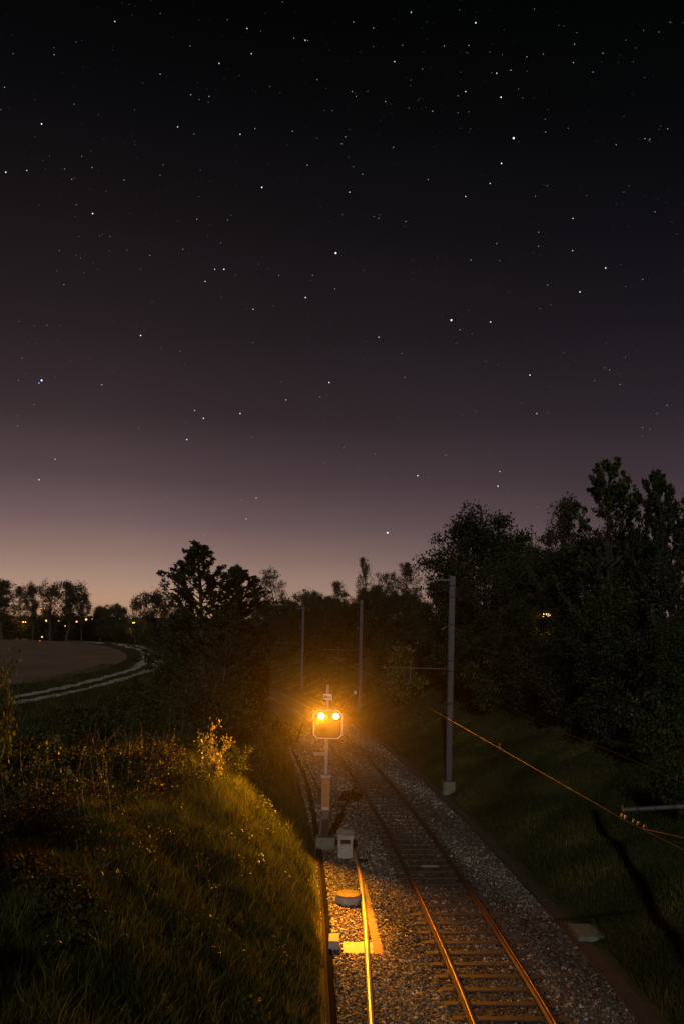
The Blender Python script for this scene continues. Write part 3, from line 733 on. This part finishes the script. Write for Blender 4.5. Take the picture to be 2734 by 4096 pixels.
G1 = 'trees beyond the ploughed field'
tree('fa2', 8, 1326, 176, 42, 'leftmost tree beyond the field, cut by the left edge', G1)
tree('fa1', 78, 1330, 172, 24, 'narrow dark upright tree beyond the field with a thick column of foliage', G1)
tree('ba2', 48, 1344, 182, 22, 'thin bare tree beyond the field, between the leftmost tree and the narrow column', G1)
tree('fa3', 118, 1326, 170, 30, 'tree beyond the field with bare forked trunks showing against the sky', G1, rz=.8)
tree('fa2', 155, 1328, 168, 33, 'tallest broad crown beyond the field, right of the bare forked trunks', G1, rz=2.1)
tree('fa1', 190, 1350, 170, 21, 'lower rounded tree ending the left group of tall trees', G1)
tree('ro3', 232, 1386, 175, 24, 'small round tree at the low dip in the tree line', G1)
tree('ro1', 268, 1382, 172, 28, 'bushy low tree under the orange sky left of the lit street lamp', G1)
tree('fa3', 312, 1362, 170, 20, 'airy tree left of the broad domed crown beyond the field', G1)
tree('fa1', 352, 1346, 165, 38, 'broad domed tree beyond the field left of the dark cherry tree', G1)
tree('sp2', 392, 1360, 160, 22, 'pale thin tree behind the left branches of the dark cherry tree', G1)
tree('fa2', 425, 1385, 165, 28, 'low tree glowing behind the trunk of the dark cherry tree', G1)
G2 = 'trees on the left bank'
tree('ch1', 474, 1243, 40, 108, 'tall dark cherry tree with finger-like leafy twigs, in silhouette left of the signal', G2, rz=1.0)
tree('ch2', 538, 1300, 43, 88, 'second dark cherry tree leaning against the right of the tallest one', G2)
tree('ba1', 588, 1325, 62, 20, 'brushy bare-twigged tree just right of the cherry trees', G2)
tree('ch3', 520, 1380, 38, 60, 'lower leafy young tree under the cherry trees', G2)
G3 = 'trees at the end of the cutting'
tree('sp1', 640, 1300, 135, 39, 'airy oval tree standing alone above the far bend of the track', G3)
tree('fa3', 700, 1346, 130, 37, 'low bushy tree right of the airy oval tree', G3)
tree('ro1', 668, 1375, 128, 45, 'dark low tree filling under the airy oval tree', G3)
tree('ro3', 742, 1362, 122, 43, 'flat topped tree above the signal plate in the far tree line', G3)
tree('sp2', 790, 1330, 112, 32, 'tree with a thin twiggy top left of the spindly leader', G3)
tree('ba2', 834, 1278, 105, 19, 'thin spindly leader rising above the far tree line', G3)
tree('sp2', 868, 1308, 102, 36, 'loose twiggy tree right of the spindly leader', G3)
tree('ba2', 930, 1290, 85, 31, 'fan shaped bare tree against the sky, left of the big domed tree', G3)
tree('ro2', 905, 1345, 92, 51, 'dark dense tree below the fan shaped bare tree', G3)
tree('ro1', 820, 1375, 98, 60, 'dark mid tree behind the second catenary mast', G3)
tree('ro2', 760, 1400, 108, 54, 'dark tree low above the far bank, over the signal', G3)
tree('sp1', 968, 1340, 72, 29, 'scruffy tree filling the notch left of the big domed tree', G3)
tree('ro2', 610, 1368, 132, 36, 'dark tree at the left end of the far tree line, behind the faint farthest mast', G3)
tree('ro1', 722, 1352, 126, 30, 'leafy tree with a slightly higher tip between the low bushy and flat topped trees', G3)
tree('ro3', 850, 1335, 96, 40, 'leafy tree below the spindly leader', G3)
tree('ro2', 775, 1372, 104, 40, 'dark round tree directly left of the second mast', G3)
tree('ro1', 945, 1362, 80, 42, 'dark tree at the foot of the fan shaped bare tree', G3)
tree('ro2', 690, 1395, 118, 44, 'lowest dark tree behind the third mast', G3)
G4 = 'trees of the wood on the right bank'
tree('ro1', 1040, 1300, 60, 66, 'lower left shoulder of the wood, directly behind the top of the nearest mast', G4)
tree('ro2', 1128, 1157, 56, 118, 'large domed tree with a smooth round outline, left end of the wood', G4, rz=.4)
tree('sp1', 1150, 1290, 50, 72, 'paler leafy tree in front of the large domed tree', G4)
tree('ro3', 1210, 1235, 52, 80, 'round tree filling between the domed tree and the reddish sparse one', G4)
tree('sp2', 1262, 1140, 46, 62, 'sparse reddish topped tree between the dome and the tall right trees', G4)
tree('ro2', 1330, 1215, 44, 84, 'dense dark tree below the tall pointed trees', G4)
tree('ch3', 1405, 1050, 37, 104, 'tallest tree of the wood, with pointed leafy fingers against the sky', G4)
tree('ch2', 1500, 1078, 35, 66, 'second tall fingered tree, right of the tallest', G4)
tree('ch1', 1580, 1095, 35, 86, 'tall fingered tree cut by the right edge', G4)
tree('bl1', 1500, 1265, 31, 80, 'white blossoming tree glimmering near the right edge', G4)
tree('ro1', 1420, 1330, 34, 90, 'dark leafy tree beneath the tallest tree', G4)
tree('ro2', 1240, 1370, 45, 84, 'dark tree with the hidden lamp shining through it', G4)
tree('ro3', 1100, 1400, 52, 80, 'low dark tree right of the nearest mast', G4)
tree('ro2', 1330, 1400, 38, 90, 'broad low tree in the dark middle of the wood', G4)
tree('ro1', 1560, 1400, 30, 70, 'low dark tree at the right edge below the blossoms', G4)
tree('ro2', 1180, 1330, 60, 90, 'deep background tree behind the wood front', G4)
tree('ro2', 1450, 1190, 44, 90, 'deep background tree behind the tall fingered trees', G4)

for x, y, h, w, lb in ((-9.5, -4.5, 10.5, 3.6, 'broad unseen tree added left of the viewpoint to shade the lower left corner'), (9.0, -1.0, 11.0, 2.6, 'unseen tree added right of the viewpoint to shade the lower right corner')):
    plant('tree', PR['ro2'], x, y, float(ZT(x, y)), h, w, lb, 'tree')  # unseen trees added behind the camera to darken the lower corners
G5 = 'shrubs along the top of the left bank'
shrub('s1', 400, 1500, 46, 46, 'leafy shrub where the farm track bends out of sight', G5)
shrub('s6', 470, 1478, 40, 52, 'dark shrub around the foot of the cherry tree', G5)
shrub('s5', 545, 1450, 40, 50, 'twiggy grey green shrub under the second cherry tree', G5)
shrub('s1', 600, 1478, 46, 30, 'shrub at the right end of the left bank, hiding the bend of the track', G5)
shrub('s6', 430, 1560, 32, 60, 'broad green shrub in front of the farm track bend', G5)
shrub('s1', 520, 1540, 31, 66, 'largest green shrub, filling the bank above the small lit sapling', G5)
shrub('s6', 575, 1590, 33, 42, 'shrub leaning over the left edge of the gravel behind the signal', G5, zg=1.4)
shrub('s2', 365, 1620, 29, 50, 'low dark shrub left of the largest green shrub', G5)
shrub('s2', 600, 1640, 30, 28, 'small dark shrub low on the bank near the curved edging', G5, zg=.7)
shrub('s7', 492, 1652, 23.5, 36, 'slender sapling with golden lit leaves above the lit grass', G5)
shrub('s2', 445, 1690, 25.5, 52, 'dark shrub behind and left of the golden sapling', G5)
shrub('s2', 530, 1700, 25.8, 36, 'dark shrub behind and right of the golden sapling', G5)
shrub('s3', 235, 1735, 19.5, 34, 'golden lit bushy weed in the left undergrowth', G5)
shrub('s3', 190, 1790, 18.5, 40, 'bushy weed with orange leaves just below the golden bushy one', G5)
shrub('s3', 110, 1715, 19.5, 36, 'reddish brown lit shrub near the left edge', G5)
shrub('s5', 60, 1790, 17.5, 46, 'dim twiggy shrub at the left edge below the lit ones', G5)
shrub('s6', 300, 1700, 23, 42, 'dull green shrub between the golden weed and the dark shrubs', G5)
shrub('s2', 330, 1760, 20.5, 46, 'dark brown shrub right of the golden weed', G5)
shrub('s2', 150, 1880, 15.5, 64, 'black low shrub in the lower left undergrowth', G5)
shrub('s5', 300, 1880, 16.5, 46, 'thin dry shrub left of the lit grass', G5)
shrub('s1', -25, 1478, 19, 60, 'dark leafy branch tips poking in at the left edge over the field', G5)
shrub('s5', 60, 1690, 26, 40, 'grey green shrub at the left edge under the farm track', G5)
shrub('s6', 170, 1655, 28, 44, 'dull shrub on the slope below the farm track', G5)
shrub('s4', 935, 1462, 62, 50, 'shrub with yellow green light put into its leaf colour, above the cantilever of the nearest mast')
G6 = 'shrubs along the foot of the right wood'
for i, (k, x, t, Y, w, lb) in enumerate([('s1', 1120, 1480, 47, 60, 'dim shrub right of the nearest mast at the foot of the wood'), ('s2', 1210, 1470, 44, 60, 'dark shrub below the hidden lamp'),
        ('s6', 1310, 1500, 38, 70, 'large green tinted shrub at the foot of the wood, right of the hidden lamp'), ('s2', 1400, 1490, 34, 70, 'black shrub under the tallest tree'),
        ('s1', 1490, 1540, 29, 76, 'leafy shrub under the blossoming tree'), ('s6', 1570, 1600, 24, 66, 'shrub at the right edge above the wires'),
        ('s5', 1050, 1450, 58, 48, 'twiggy shrub behind the nearest mast'), ('s2', 980, 1440, 70, 50, 'dark shrub left of the nearest mast on the far bank'),
        ('s2', 890, 1450, 80, 50, 'dark shrub behind the yellow green one'), ('s5', 810, 1460, 92, 44, 'dim shrub on the far bank near the second mast'),
        ('s2', 730, 1455, 104, 46, 'dark shrub on the far bank above the signal'), ('s2', 655, 1460, 118, 44, 'dark shrub at the end of the cutting')]):
    shrub(k, x, t, Y, w, lb, G6)

# dense hedge masses: leaf clouds that read as one
def cloud(name, cen, per, size, m, lab, cat):
    P = []
    for (x, y, rx, ry, h) in cen:
        p = rg.normal(size=(per, 3)); p /= np.linalg.norm(p, axis=1)[:, None]; p *= rg.uniform(.35, 1.05, per)[:, None] ** .5
        z = p[:, 2] * h * .5 + h * .5; xx = x + p[:, 0] * rx; yy_ = y + p[:, 1] * ry
        P.append(np.stack([xx, yy_, ZT(xx, yy_) + z], 1))
    P = np.concatenate(P); P = P + .12 * np.sin(P[:, [1, 2, 0]] * 5)
    Vl, Fl = leaves(P, size, rg); o = link(name, mesh_np(name, Vl, Fl, M[m], rg.uniform(0, 1, len(P)) ** 1.6))
    return tag(o, lab, cat, kind='stuff')
cen = []
for i in range(46):
    x = rg.uniform(-5, 420); Y = rg.uniform(176, 190); p = pixd(x, 1440, Y); cen.append((p.x, Y, rg.uniform(2.5, 5), 2.5, rg.uniform(3.2, 6.5)))
cloud('hedge', cen, 1500, .42, 'leaf_dark', 'long dark hedge closing the far side of the ploughed field', 'hedge')
cen = []
for y in np.arange(24, 128, 1.8):
    for q in range(3):
        d = rg.uniform(12.0, 22); cen.append((float(XC(y)) + d, y, rg.uniform(1.2, 2.2), rg.uniform(1.2, 2.2), rg.uniform(1.6, 4.2)))
cloud('undergrowth', cen, 1500, .20, 'leaf_dark', 'tangled dark undergrowth beneath the trees of the right wood', 'undergrowth')
cen = []
for y in np.arange(16, 60, 1.5):
    for q in range(2):
        d = -rg.uniform(8.6, 12.5); cen.append((float(XC(y)) + d, y, rg.uniform(.6, 1.3), rg.uniform(.6, 1.3), rg.uniform(.35, 1.2)))
for y in np.arange(28, 66, 1.6):
    d = -rg.uniform(5.6, 8.6); cen.append((float(XC(y)) + d, y, rg.uniform(.8, 1.4), rg.uniform(.8, 1.4), rg.uniform(.8, 2.0)))
for y in np.arange(66, 118, 1.6):
    for q in range(2): d = -rg.uniform(5.4, 12); cen.append((float(XC(y)) + d, y, rg.uniform(1, 2), rg.uniform(1, 2), rg.uniform(2.0, 4.5)))
cloud('weeds', cen, 1100, .12, 'leaf', 'low tangle of weeds and brambles along the top of the left bank', 'weeds')

cen = []
for i in range(150):
    y = rg.uniform(10, 27); d = -rg.uniform(4.2, 9.0); cen.append((float(XC(y)) + d, y, rg.uniform(.1, .28), rg.uniform(.1, .28), rg.uniform(.25, .5)))
cloud('weeds', cen, 60, .085, 'leaf', 'scattered broad leaved weeds among the grass of the left bank', 'weeds')
cen = []
for i in range(80):
    y = rg.uniform(9, 25); d = -rg.uniform(7.2, 10.5); cen.append((float(XC(y)) + d, y, rg.uniform(.3, .9), rg.uniform(.3, .9), rg.uniform(.3, 1.0)))
cloud('brambles', cen, 420, .075, 'leaf_bramble', 'dark brown bramble tangle covering the lower left slope', 'brambles')

# ------------------------------------------------------------------ grass
def blades(name, x, y, h, w, m, lab, lean=.35, patch=.6, zoff=0):
    n = len(x); z = ZT(x, y) + zoff; a = rg.uniform(0, 2 * PI, n); b = rg.uniform(0, 2 * PI, n)
    hh = h * rg.uniform(.45, 1.25, n); ww = w * rg.uniform(.6, 1.3, n); ln = lean * hh * rg.uniform(.3, 1.4, n)
    wx, wy = np.cos(a) * ww, np.sin(a) * ww; lx_, ly_ = np.cos(b) * ln, np.sin(b) * ln
    B = np.stack([x, y, z - .02], 1)
    v0 = B - np.stack([wx, wy, 0 * x], 1); v1 = B + np.stack([wx, wy, 0 * x], 1)
    Mm = B + np.stack([lx_ * .35, ly_ * .35, hh * .62], 1); wm = np.stack([wx, wy, 0 * x], 1) * .6
    T = B + np.stack([lx_, ly_, hh], 1); wt = np.stack([wx, wy, 0 * x], 1) * .08
    V = np.stack([v0, v1, Mm + wm, Mm - wm, T + wt, T - wt], 1).reshape(-1, 3); I = np.arange(n) * 6
    F = np.concatenate([np.stack([I, I + 1, I + 2, I + 3], 1), np.stack([I + 3, I + 2, I + 4, I + 5], 1)])
    pt = .5 + .5 * np.sin(x * 1.3 + 1.5 * np.sin(y * .8)) * np.sin(y * 1.1 + 2)
    r = np.clip(rg.uniform(0, 1, n) * (1 - patch) + pt * patch * rg.uniform(.4, 1.1, n), 0, 1)
    o = link(name, mesh_np(name, V, F, M[m], np.concatenate([r, r]))); return tag(o, lab, 'grass', kind='stuff')
def samp(n, y0, y1, d0, d1, pw=1.0):
    u = rg.uniform(0, 1, n) ** pw; y = y0 + (y1 - y0) * u; d = rg.uniform(d0, d1, n); return XC(y) + d, y, d
x, y, d = samp(230000, 8, 34, -10.5, -3.45, 1.3)
hh = .20 + .16 * np.clip((-d - 4.2) / 4, 0, 1) + .10 * np.sin(x * 1.7 + y) * np.sin(y * 1.3)
keep = rg.uniform(0, 1, len(x)) < np.clip((-d - 3.35) / .5, .15, 1)
blades('grass', x[keep], y[keep], hh[keep], .0075, 'grass', 'long tufted grass on the left bank, glowing orange beside the signal')
tc_ = 900; ty, tdd = 9 + 22 * rg.uniform(0, 1, tc_) ** 1.3, -rg.uniform(3.7, 10.5, tc_)
idx = rg.integers(0, tc_, 60000); y = ty[idx] + rg.normal(0, .09, 60000); x = XC(y) + tdd[idx] + rg.normal(0, .09, 60000)
blades('grass', x, y, .30 + .22 * rg.uniform(0, 1, tc_)[idx], .0075, 'grass', 'taller grass tufts standing out of the left bank turf', lean=.55, patch=.2)
x, y, d = samp(70000, 34, 100, -11, -3.7)
blades('grass', x, y, .35, .016, 'grass', 'dim grass on the far part of the left bank')
x, y, d = samp(170000, 12, 50, 2.95, 12.8, 1.15)
blades('grass', x, y, .17 + .10 * np.sin(x * 1.3 + np.sin(y)) * np.sin(y * .9 + 1.2 * np.sin(x * .7)), .010, 'grass', 'short dark grass covering the near right bank', lean=.6, patch=.92)
x, y, d = samp(90000, 50, 125, 2.9, 14)
blades('grass', x, y, .22, .022, 'grass', 'dim rough grass on the far right bank', patch=.75)
x = rg.uniform(-24, -6, 60000); y = 14 + 66 * rg.uniform(0, 1, 60000) ** 1.3
cx = np.interp(y, [p[1] for p in ctr], [p[0] for p in ctr]); kp = (x - XC(y) < -8.5) & (x > cx - 4.5) & ~((np.abs(x - cx) < 1.25) & (rg.uniform(0, 1, len(x)) < .93))
blades('grass', x[kp], y[kp], .26, .014, 'grass', 'dark meadow grass between the farm track and the left bank')
# dry stalks in the left undergrowth
b = MB()
for i in range(130):
    y0 = random.uniform(15, 30); d0 = -random.uniform(7.6, 11.5); x0 = float(XC(y0)) + d0; z0 = float(ZT(x0, y0)); h = random.uniform(.6, 1.5)
    ax, ay = random.gauss(0, .14), random.gauss(0, .14)
    b.tube([(x0, y0, z0), (x0 + ax * h * .5, y0 + ay * h * .5, z0 + h * .6), (x0 + ax * h * 1.3, y0 + ay * h * 1.3, z0 + h)], [.007, .005, .003], 4, cap=False)
tag(b.build('dry_stalks', M['stem']), 'thin upright dry stalks among the weeds on the left bank', 'stalks', kind='stuff')

# ------------------------------------------------------------------ ballast stones
def stones(n, y0, y1, size, lab, pw=1.0):
    y = y0 + (y1 - y0) * rg.uniform(0, 1, n) ** pw; d = rg.uniform(-3.55, 2.5, n); x = XC(y) + d
    k = (np.abs(np.abs(d) - .755) > .07)
    left = np.interp(y, [8, 14.7, 20, 26, 32.4, 40.2, 48], [-.02, -.04, -.27, -.6, -1.04, -1.74, -2.8])
    k &= ~((x - left > -.07) & (x - left < .15))
    for (xa_, xb, ya, yb) in ((.14, .84, 18.34, 19.06), (-.14, .06, 18.5, 19.0), (-.01, .5, 25.85, 26.75), (-.86, -.2, 26.8, 27.5)):
        k &= ~((x > xa_) & (x < xb) & (y > ya) & (y < yb))
    k &= ~((x > .86 - (y - 18.3) * .043) & (x < 1.06 - (y - 18.3) * .05) & (y > 18.33) & (y < 23.4))
    k &= (np.hypot(x - .31, y - 21.8) > .36)
    k &= ~((np.abs(x - .68) < .06) & (y < 26))
    k &= ~((np.abs((y - 14.2 + .31 - XD(y) * 0) % .62 - .31 + (d * XD(y))) < .085) & (np.abs(d) < 1.2) & (y < 42))
    x, y, d = x[k], y[k], d[k]; n = len(x)
    base = np.array([(1, 0, 0), (0, 1, 0), (-1, 0, 0), (0, -1, 0), (0, 0, 1), (.6, .6, .7), (-.6, .55, .65), (0, 0, -1)], float)
    # irregular 8-corner lumps: jittered cube corners
    cube = np.array([(-1, -1, -1), (1, -1, -1), (1, 1, -1), (-1, 1, -1), (-1, -1, 1), (1, -1, 1), (1, 1, 1), (-1, 1, 1)], float) * .62
    s = size * rg.uniform(.55, 1.35, n)
    P = cube[None] + rg.normal(size=(n, 8, 3)) * .22; P *= s[:, None, None] * rg.uniform(.7, 1.25, (n, 1, 3)) * .5
    a = rg.uniform(0, 2 * PI, n); t = rg.normal(0, .55, n)
    ca, sa, ct_, st = np.cos(a), np.sin(a), np.cos(t), np.sin(t)
    x1 = P[..., 0]; y1_ = P[..., 1] * ct_[:, None] - P[..., 2] * st[:, None]; z1 = P[..., 1] * st[:, None] + P[..., 2] * ct_[:, None]
    X_ = x1 * ca[:, None] - y1_ * sa[:, None] + x[:, None]; Y_ = x1 * sa[:, None] + y1_ * ca[:, None] + y[:, None]
    inner = (np.abs(d) < 1.1)
    zc_ = -.185 + s * .12 + np.where(inner & (y < 23.5), -.034, np.where(inner & (y < 40), -.040, np.where(inner, -.030, .010))) + rg.uniform(-.008, .014, n)
    Z_ = z1 + zc_[:, None]
    V = np.stack([X_, Y_, Z_], -1).reshape(-1, 3)
    q = np.array([(0, 3, 2, 1), (4, 5, 6, 7), (0, 1, 5, 4), (1, 2, 6, 5), (2, 3, 7, 6), (3, 0, 4, 7)])
    F = (np.arange(n)[:, None, None] * 8 + q[None]).reshape(-1, 4)
    r = np.repeat(np.clip(rg.beta(1.3, 2.6, n) + .12 * np.sin(x * 2 + y * .7), 0, 1), 6)
    return tag(link('ballast_stones', mesh_np('ballast_stones', V, F, M['stone'], r)), lab, 'ballast', kind='stuff')
stones(90000, 13.2, 30, .068, 'crushed stone ballast around the near track', 1.15)
stones(70000, 30, 62, .085, 'crushed stone ballast along the track behind the signal', 1.1)

# ------------------------------------------------------------------ lamps and lights far off
def lamp_post(x, yp, Y, h, lab, group, r=.28, pw_=900):
    p = pixd(x, yp, Y); zg = float(ZT(p.x, Y)); o = empty('street_lamp', (p.x, Y, zg)); hh_ = p.z - zg
    MB().tube([(0.25, 0, 0), (.25, 0, hh_ + .1)], [.07, .045], 8).build('pole', M['steel_dark'], o)
    MB().lathe([(.05, -.25), (r * .8, -.15), (r, 0), (r * .7, .16), (.02, .2)], (0, -.1, hh_), 12).build('lamp_head', M['lampglow'], o)
    d = bpy.data.lights.new('lamp_light', 'POINT'); d.energy = pw_; d.color = (1, .48, .08); d.shadow_soft_size = .3
    l = bpy.data.objects.new('lamp_light', d); C.objects.link(l); l.location = (p.x, Y - .1, p.z - .6)
    return tag(o, lab, 'street lamp', group)
G7 = 'street lamps beyond the field'
lamp_post(57, 1427, 186, 4, 'bright street lamp low behind the trees near the left edge', G7, .42)
lamp_post(308, 1428, 186, 4, 'bright street lamp low behind the trees left of the dark cherry tree', G7, .36)
lamp_post(1252, 1414, 44.9, 8, 'orange lamp shining through the leaves of the right wood', None, .24, 90)
lm = MB().lathe([(.02, -.5), (.4, -.35), (.55, 0), (.4, .35), (.02, .5)], n=10); _o = lm.build('x', M['lampfar']); lme = _o.data; bpy.data.objects.remove(_o)
lmg = lme.copy(); lmg.materials.clear(); lmg.materials.append(M['lampgreen'])
lmr = lme.copy(); lmr.materials.clear(); lmr.materials.append(M['lampred'])
G8 = 'row of lamps on the far hillside'
HL = ['leftmost lamp of the straight row on the far hillside'] + ['%s lamp from the left in the straight row on the far hillside' % w for w in 'second third fourth fifth sixth seventh eighth ninth tenth eleventh twelfth'.split()] + ['rightmost lamp of the straight row on the far hillside, right of the narrow tree']
for i, x in enumerate((36, 41, 47, 52, 58, 66, 71, 78, 84, 95, 99, 103, 107)):
    p = pixd(x, 1393 + i * .35, 620); o = link('distant_lamp', lme, None, p); s = random.uniform(.7, 1.5); o.scale = (s, s, s)
    tag(o, HL[i], 'lamp', G8)
G9 = 'scattered lights among the trees beyond the field'
for (x, y, s, k, lb) in ((135, 1424, .9, 0, 'orange light at the foot of the broad crown beyond the field'), (150, 1436, .8, 0, 'small orange light low among the trees beyond the field, left of the twin lights'),
        (176, 1426, 1.0, 0, 'orange light below the lower rounded tree'), (186, 1423, .9, 0, 'orange light right of the one below the lower rounded tree'),
        (198, 1421, 1.1, 0, 'brightest of the pair of lights at the dip in the tree line'), (212, 1420, .6, 1, 'small green light at the dip in the tree line'),
        (275, 1420, 1.1, 0, 'orange light left above the lit street lamp in the middle'), (301, 1418, .6, 1, 'small green light above the middle street lamp'),
        (303, 1408, .7, 0, 'faint orange light above the small green one'), (278, 1398, .7, 0, 'faint light high in the bushy low tree'),
        (92, 1470, .9, 2, 'reddish light low at the left between the trunks beyond the field'), (97, 1461, .8, 0, 'small amber light just above the reddish one'),
        (436, 1449, .5, 0, 'pin-prick orange light left of the cherry trunk'), (106, 1424, 1.0, 0, 'dull orange light right of the narrow dark tree')):
    Y = 172 if y < 1440 else 168
    if x == 436: Y = 120
    o = link('distant_lamp', (lme, lmg, lmr)[k], None, pixd(x, y, Y)); o.scale = (s * random.uniform(.24, .42),) * 3; tag(o, lb, 'lamp', G9)

# ------------------------------------------------------------------ stars
def ico(r):
    t = (1 + 5 ** .5) / 2; v = np.array([(-1, t, 0), (1, t, 0), (-1, -t, 0), (1, -t, 0), (0, -1, t), (0, 1, t), (0, -1, -t), (0, 1, -t), (t, 0, -1), (t, 0, 1), (-t, 0, -1), (-t, 0, 1)], float)
    v *= r / np.linalg.norm(v[0]); f = np.array([(0, 11, 5), (0, 5, 1), (0, 1, 7), (0, 7, 10), (0, 10, 11), (1, 5, 9), (5, 11, 4), (11, 10, 2), (10, 7, 6), (7, 1, 8), (3, 9, 4), (3, 4, 2), (3, 2, 6), (3, 6, 8), (3, 8, 9), (4, 9, 5), (2, 4, 11), (6, 2, 10), (8, 6, 7), (9, 8, 1)])
    return v, f
STARS = [(264, 44, 2), (567, 60, 2), (700, 87, 2), (577, 118, 2), (503, 140, 2), (674, 82, 1), (368, 165, 1), (125, 120, 1), (11, 195, 1), (96, 279, 3), (14, 390, 3), (62, 386, 2), (408, 286, 2), (480, 216, 1), (438, 212, 1),
    (551, 303, 2), (585, 290, 1), (601, 425, 3), (213, 485, 3), (452, 498, 1), (514, 613, 3), (493, 613, 2), (471, 641, 2), (147, 648, 1), (323, 765, 3), (234, 878, 2), (90, 1096, 3), (127, 1049, 2), (96, 868, 4), (90, 874, 2), (43, 868, 1),
    (79, 923, 1), (41, 972, 1), (447, 937, 2), (467, 955, 3), (551, 944, 3), (429, 1004, 3), (581, 705, 2), (701, 678, 3), (770, 576, 4), (768, 658, 1), (868, 496, 1), (801, 436, 2), (831, 395, 1), (792, 309, 1), (783, 325, 1), (901, 333, 1),
    (807, 205, 1), (883, 228, 1), (904, 136, 2), (856, 59, 1), (810, 45, 1), (942, 23, 2), (1090, 47, 3), (1074, 99, 1), (1018, 100, 1), (1138, 163, 2), (1170, 156, 1), (1067, 205, 2), (1148, 218, 3), (991, 250, 1), (1177, 312, 4), (1149, 370, 3),
    (1123, 416, 2), (1067, 446, 2), (981, 407, 1), (1207, 125, 1), (1316, 96, 1), (1314, 138, 1), (1382, 117, 1), (1359, 160, 1), (1250, 298, 1), (1313, 496, 2), (1234, 528, 1), (1138, 554, 1), (1312, 570, 2), (1388, 610, 3), (1329, 665, 3),
    (1255, 649, 1), (1234, 560, 1), (1473, 636, 1), (1501, 481, 1), (1034, 730, 4), (1124, 734, 3), (1054, 752, 1), (868, 769, 2), (755, 873, 3), (656, 913, 2), (734, 906, 1), (1214, 856, 3), (1238, 703, 1), (927, 861, 1), (1230, 944, 2),
    (859, 1037, 1), (957, 1087, 3), (1141, 1111, 3), (1145, 1077, 2), (1021, 1040, 1), (888, 1218, 4), (588, 1138, 2), (565, 1186, 2), (469, 1223, 1), (554, 1143, 1), (789, 1023, 1), (578, 998, 1), (640, 627, 1), (717, 627, 1), (705, 374, 1),
    (671, 296, 1), (930, 503, 1), (1079, 592, 1), (1412, 327, 1), (1478, 313, 1), (1489, 314, 1), (1530, 290, 1), (165, 406, 1), (285, 408, 1), (212, 379, 1), (344, 581, 1), (420, 567, 1), (137, 570, 1), (1472, 976, 1), (1529, 925, 1), (1397, 844, 1), (1421, 877, 1)]
RS = 3200.0
sv, sf = ico(1.0)
V = []; F = []; R_ = []
def star(P, r, b):
    V.append(sv * r + np.array(P)); F.append(sf + 12 * len(F)); R_.append(np.full(20, b))
for x, y, b_ in STARS:
    P = pixd(x, y, 1) - Vector((0, 0, CH)); P = P.normalized() * RS
    star(P, (1.25, 1.65, 2.1, 3.1)[b_ - 1], (.35, .62, .85, 1.0)[b_ - 1])
for i in range(1100):
    x = rg.uniform(-100, 1668); y = rg.uniform(-80, 1330)
    P = (pixd(x, y, 1) - Vector((0, 0, CH))).normalized() * RS
    q = rg.uniform(0, 1); star(P, .62 + .4 * q ** 4, .07 + .25 * q ** 3)
V = np.concatenate(V); F = np.concatenate(F); R_ = np.concatenate(R_)
sm_ = bpy.data.materials.new('starlight'); sm_.use_nodes = True; t = sm_.node_tree; t.nodes.clear()
at = t.nodes.new('ShaderNodeAttribute'); at.attribute_name = 'rnd'; em = t.nodes.new('ShaderNodeEmission'); ou = t.nodes.new('ShaderNodeOutputMaterial')
pw = t.nodes.new('ShaderNodeMath'); pw.operation = 'MULTIPLY'; pw.inputs[1].default_value = 2.2
t.links.new(at.outputs['Fac'], pw.inputs[0]); t.links.new(pw.outputs[0], em.inputs[1])
nzz = t.nodes.new('ShaderNodeTexNoise'); nzz.inputs['Scale'].default_value = .004; gg = t.nodes.new('ShaderNodeNewGeometry'); t.links.new(gg.outputs['Position'], nzz.inputs['Vector'])
rp = t.nodes.new('ShaderNodeValToRGB'); rp.color_ramp.elements[0].color = (.55, .72, 1, 1); rp.color_ramp.elements[1].color = (1, .78, .7, 1); rp.color_ramp.elements[0].position = .42; rp.color_ramp.elements[1].position = .6
t.links.new(nzz.outputs[0], rp.inputs[0]); t.links.new(rp.outputs[0], em.inputs[0]); t.links.new(em.outputs[0], ou.inputs[0])
sm_.cycles.emission_sampling = 'NONE'
tag(link('stars', mesh_np('stars', V, F, sm_, R_)), kind='structure')
for k in ('lampfar', 'lampgreen', 'lampred', 'lens_on', 'lampglow'): M[k].cycles.emission_sampling = 'NONE'
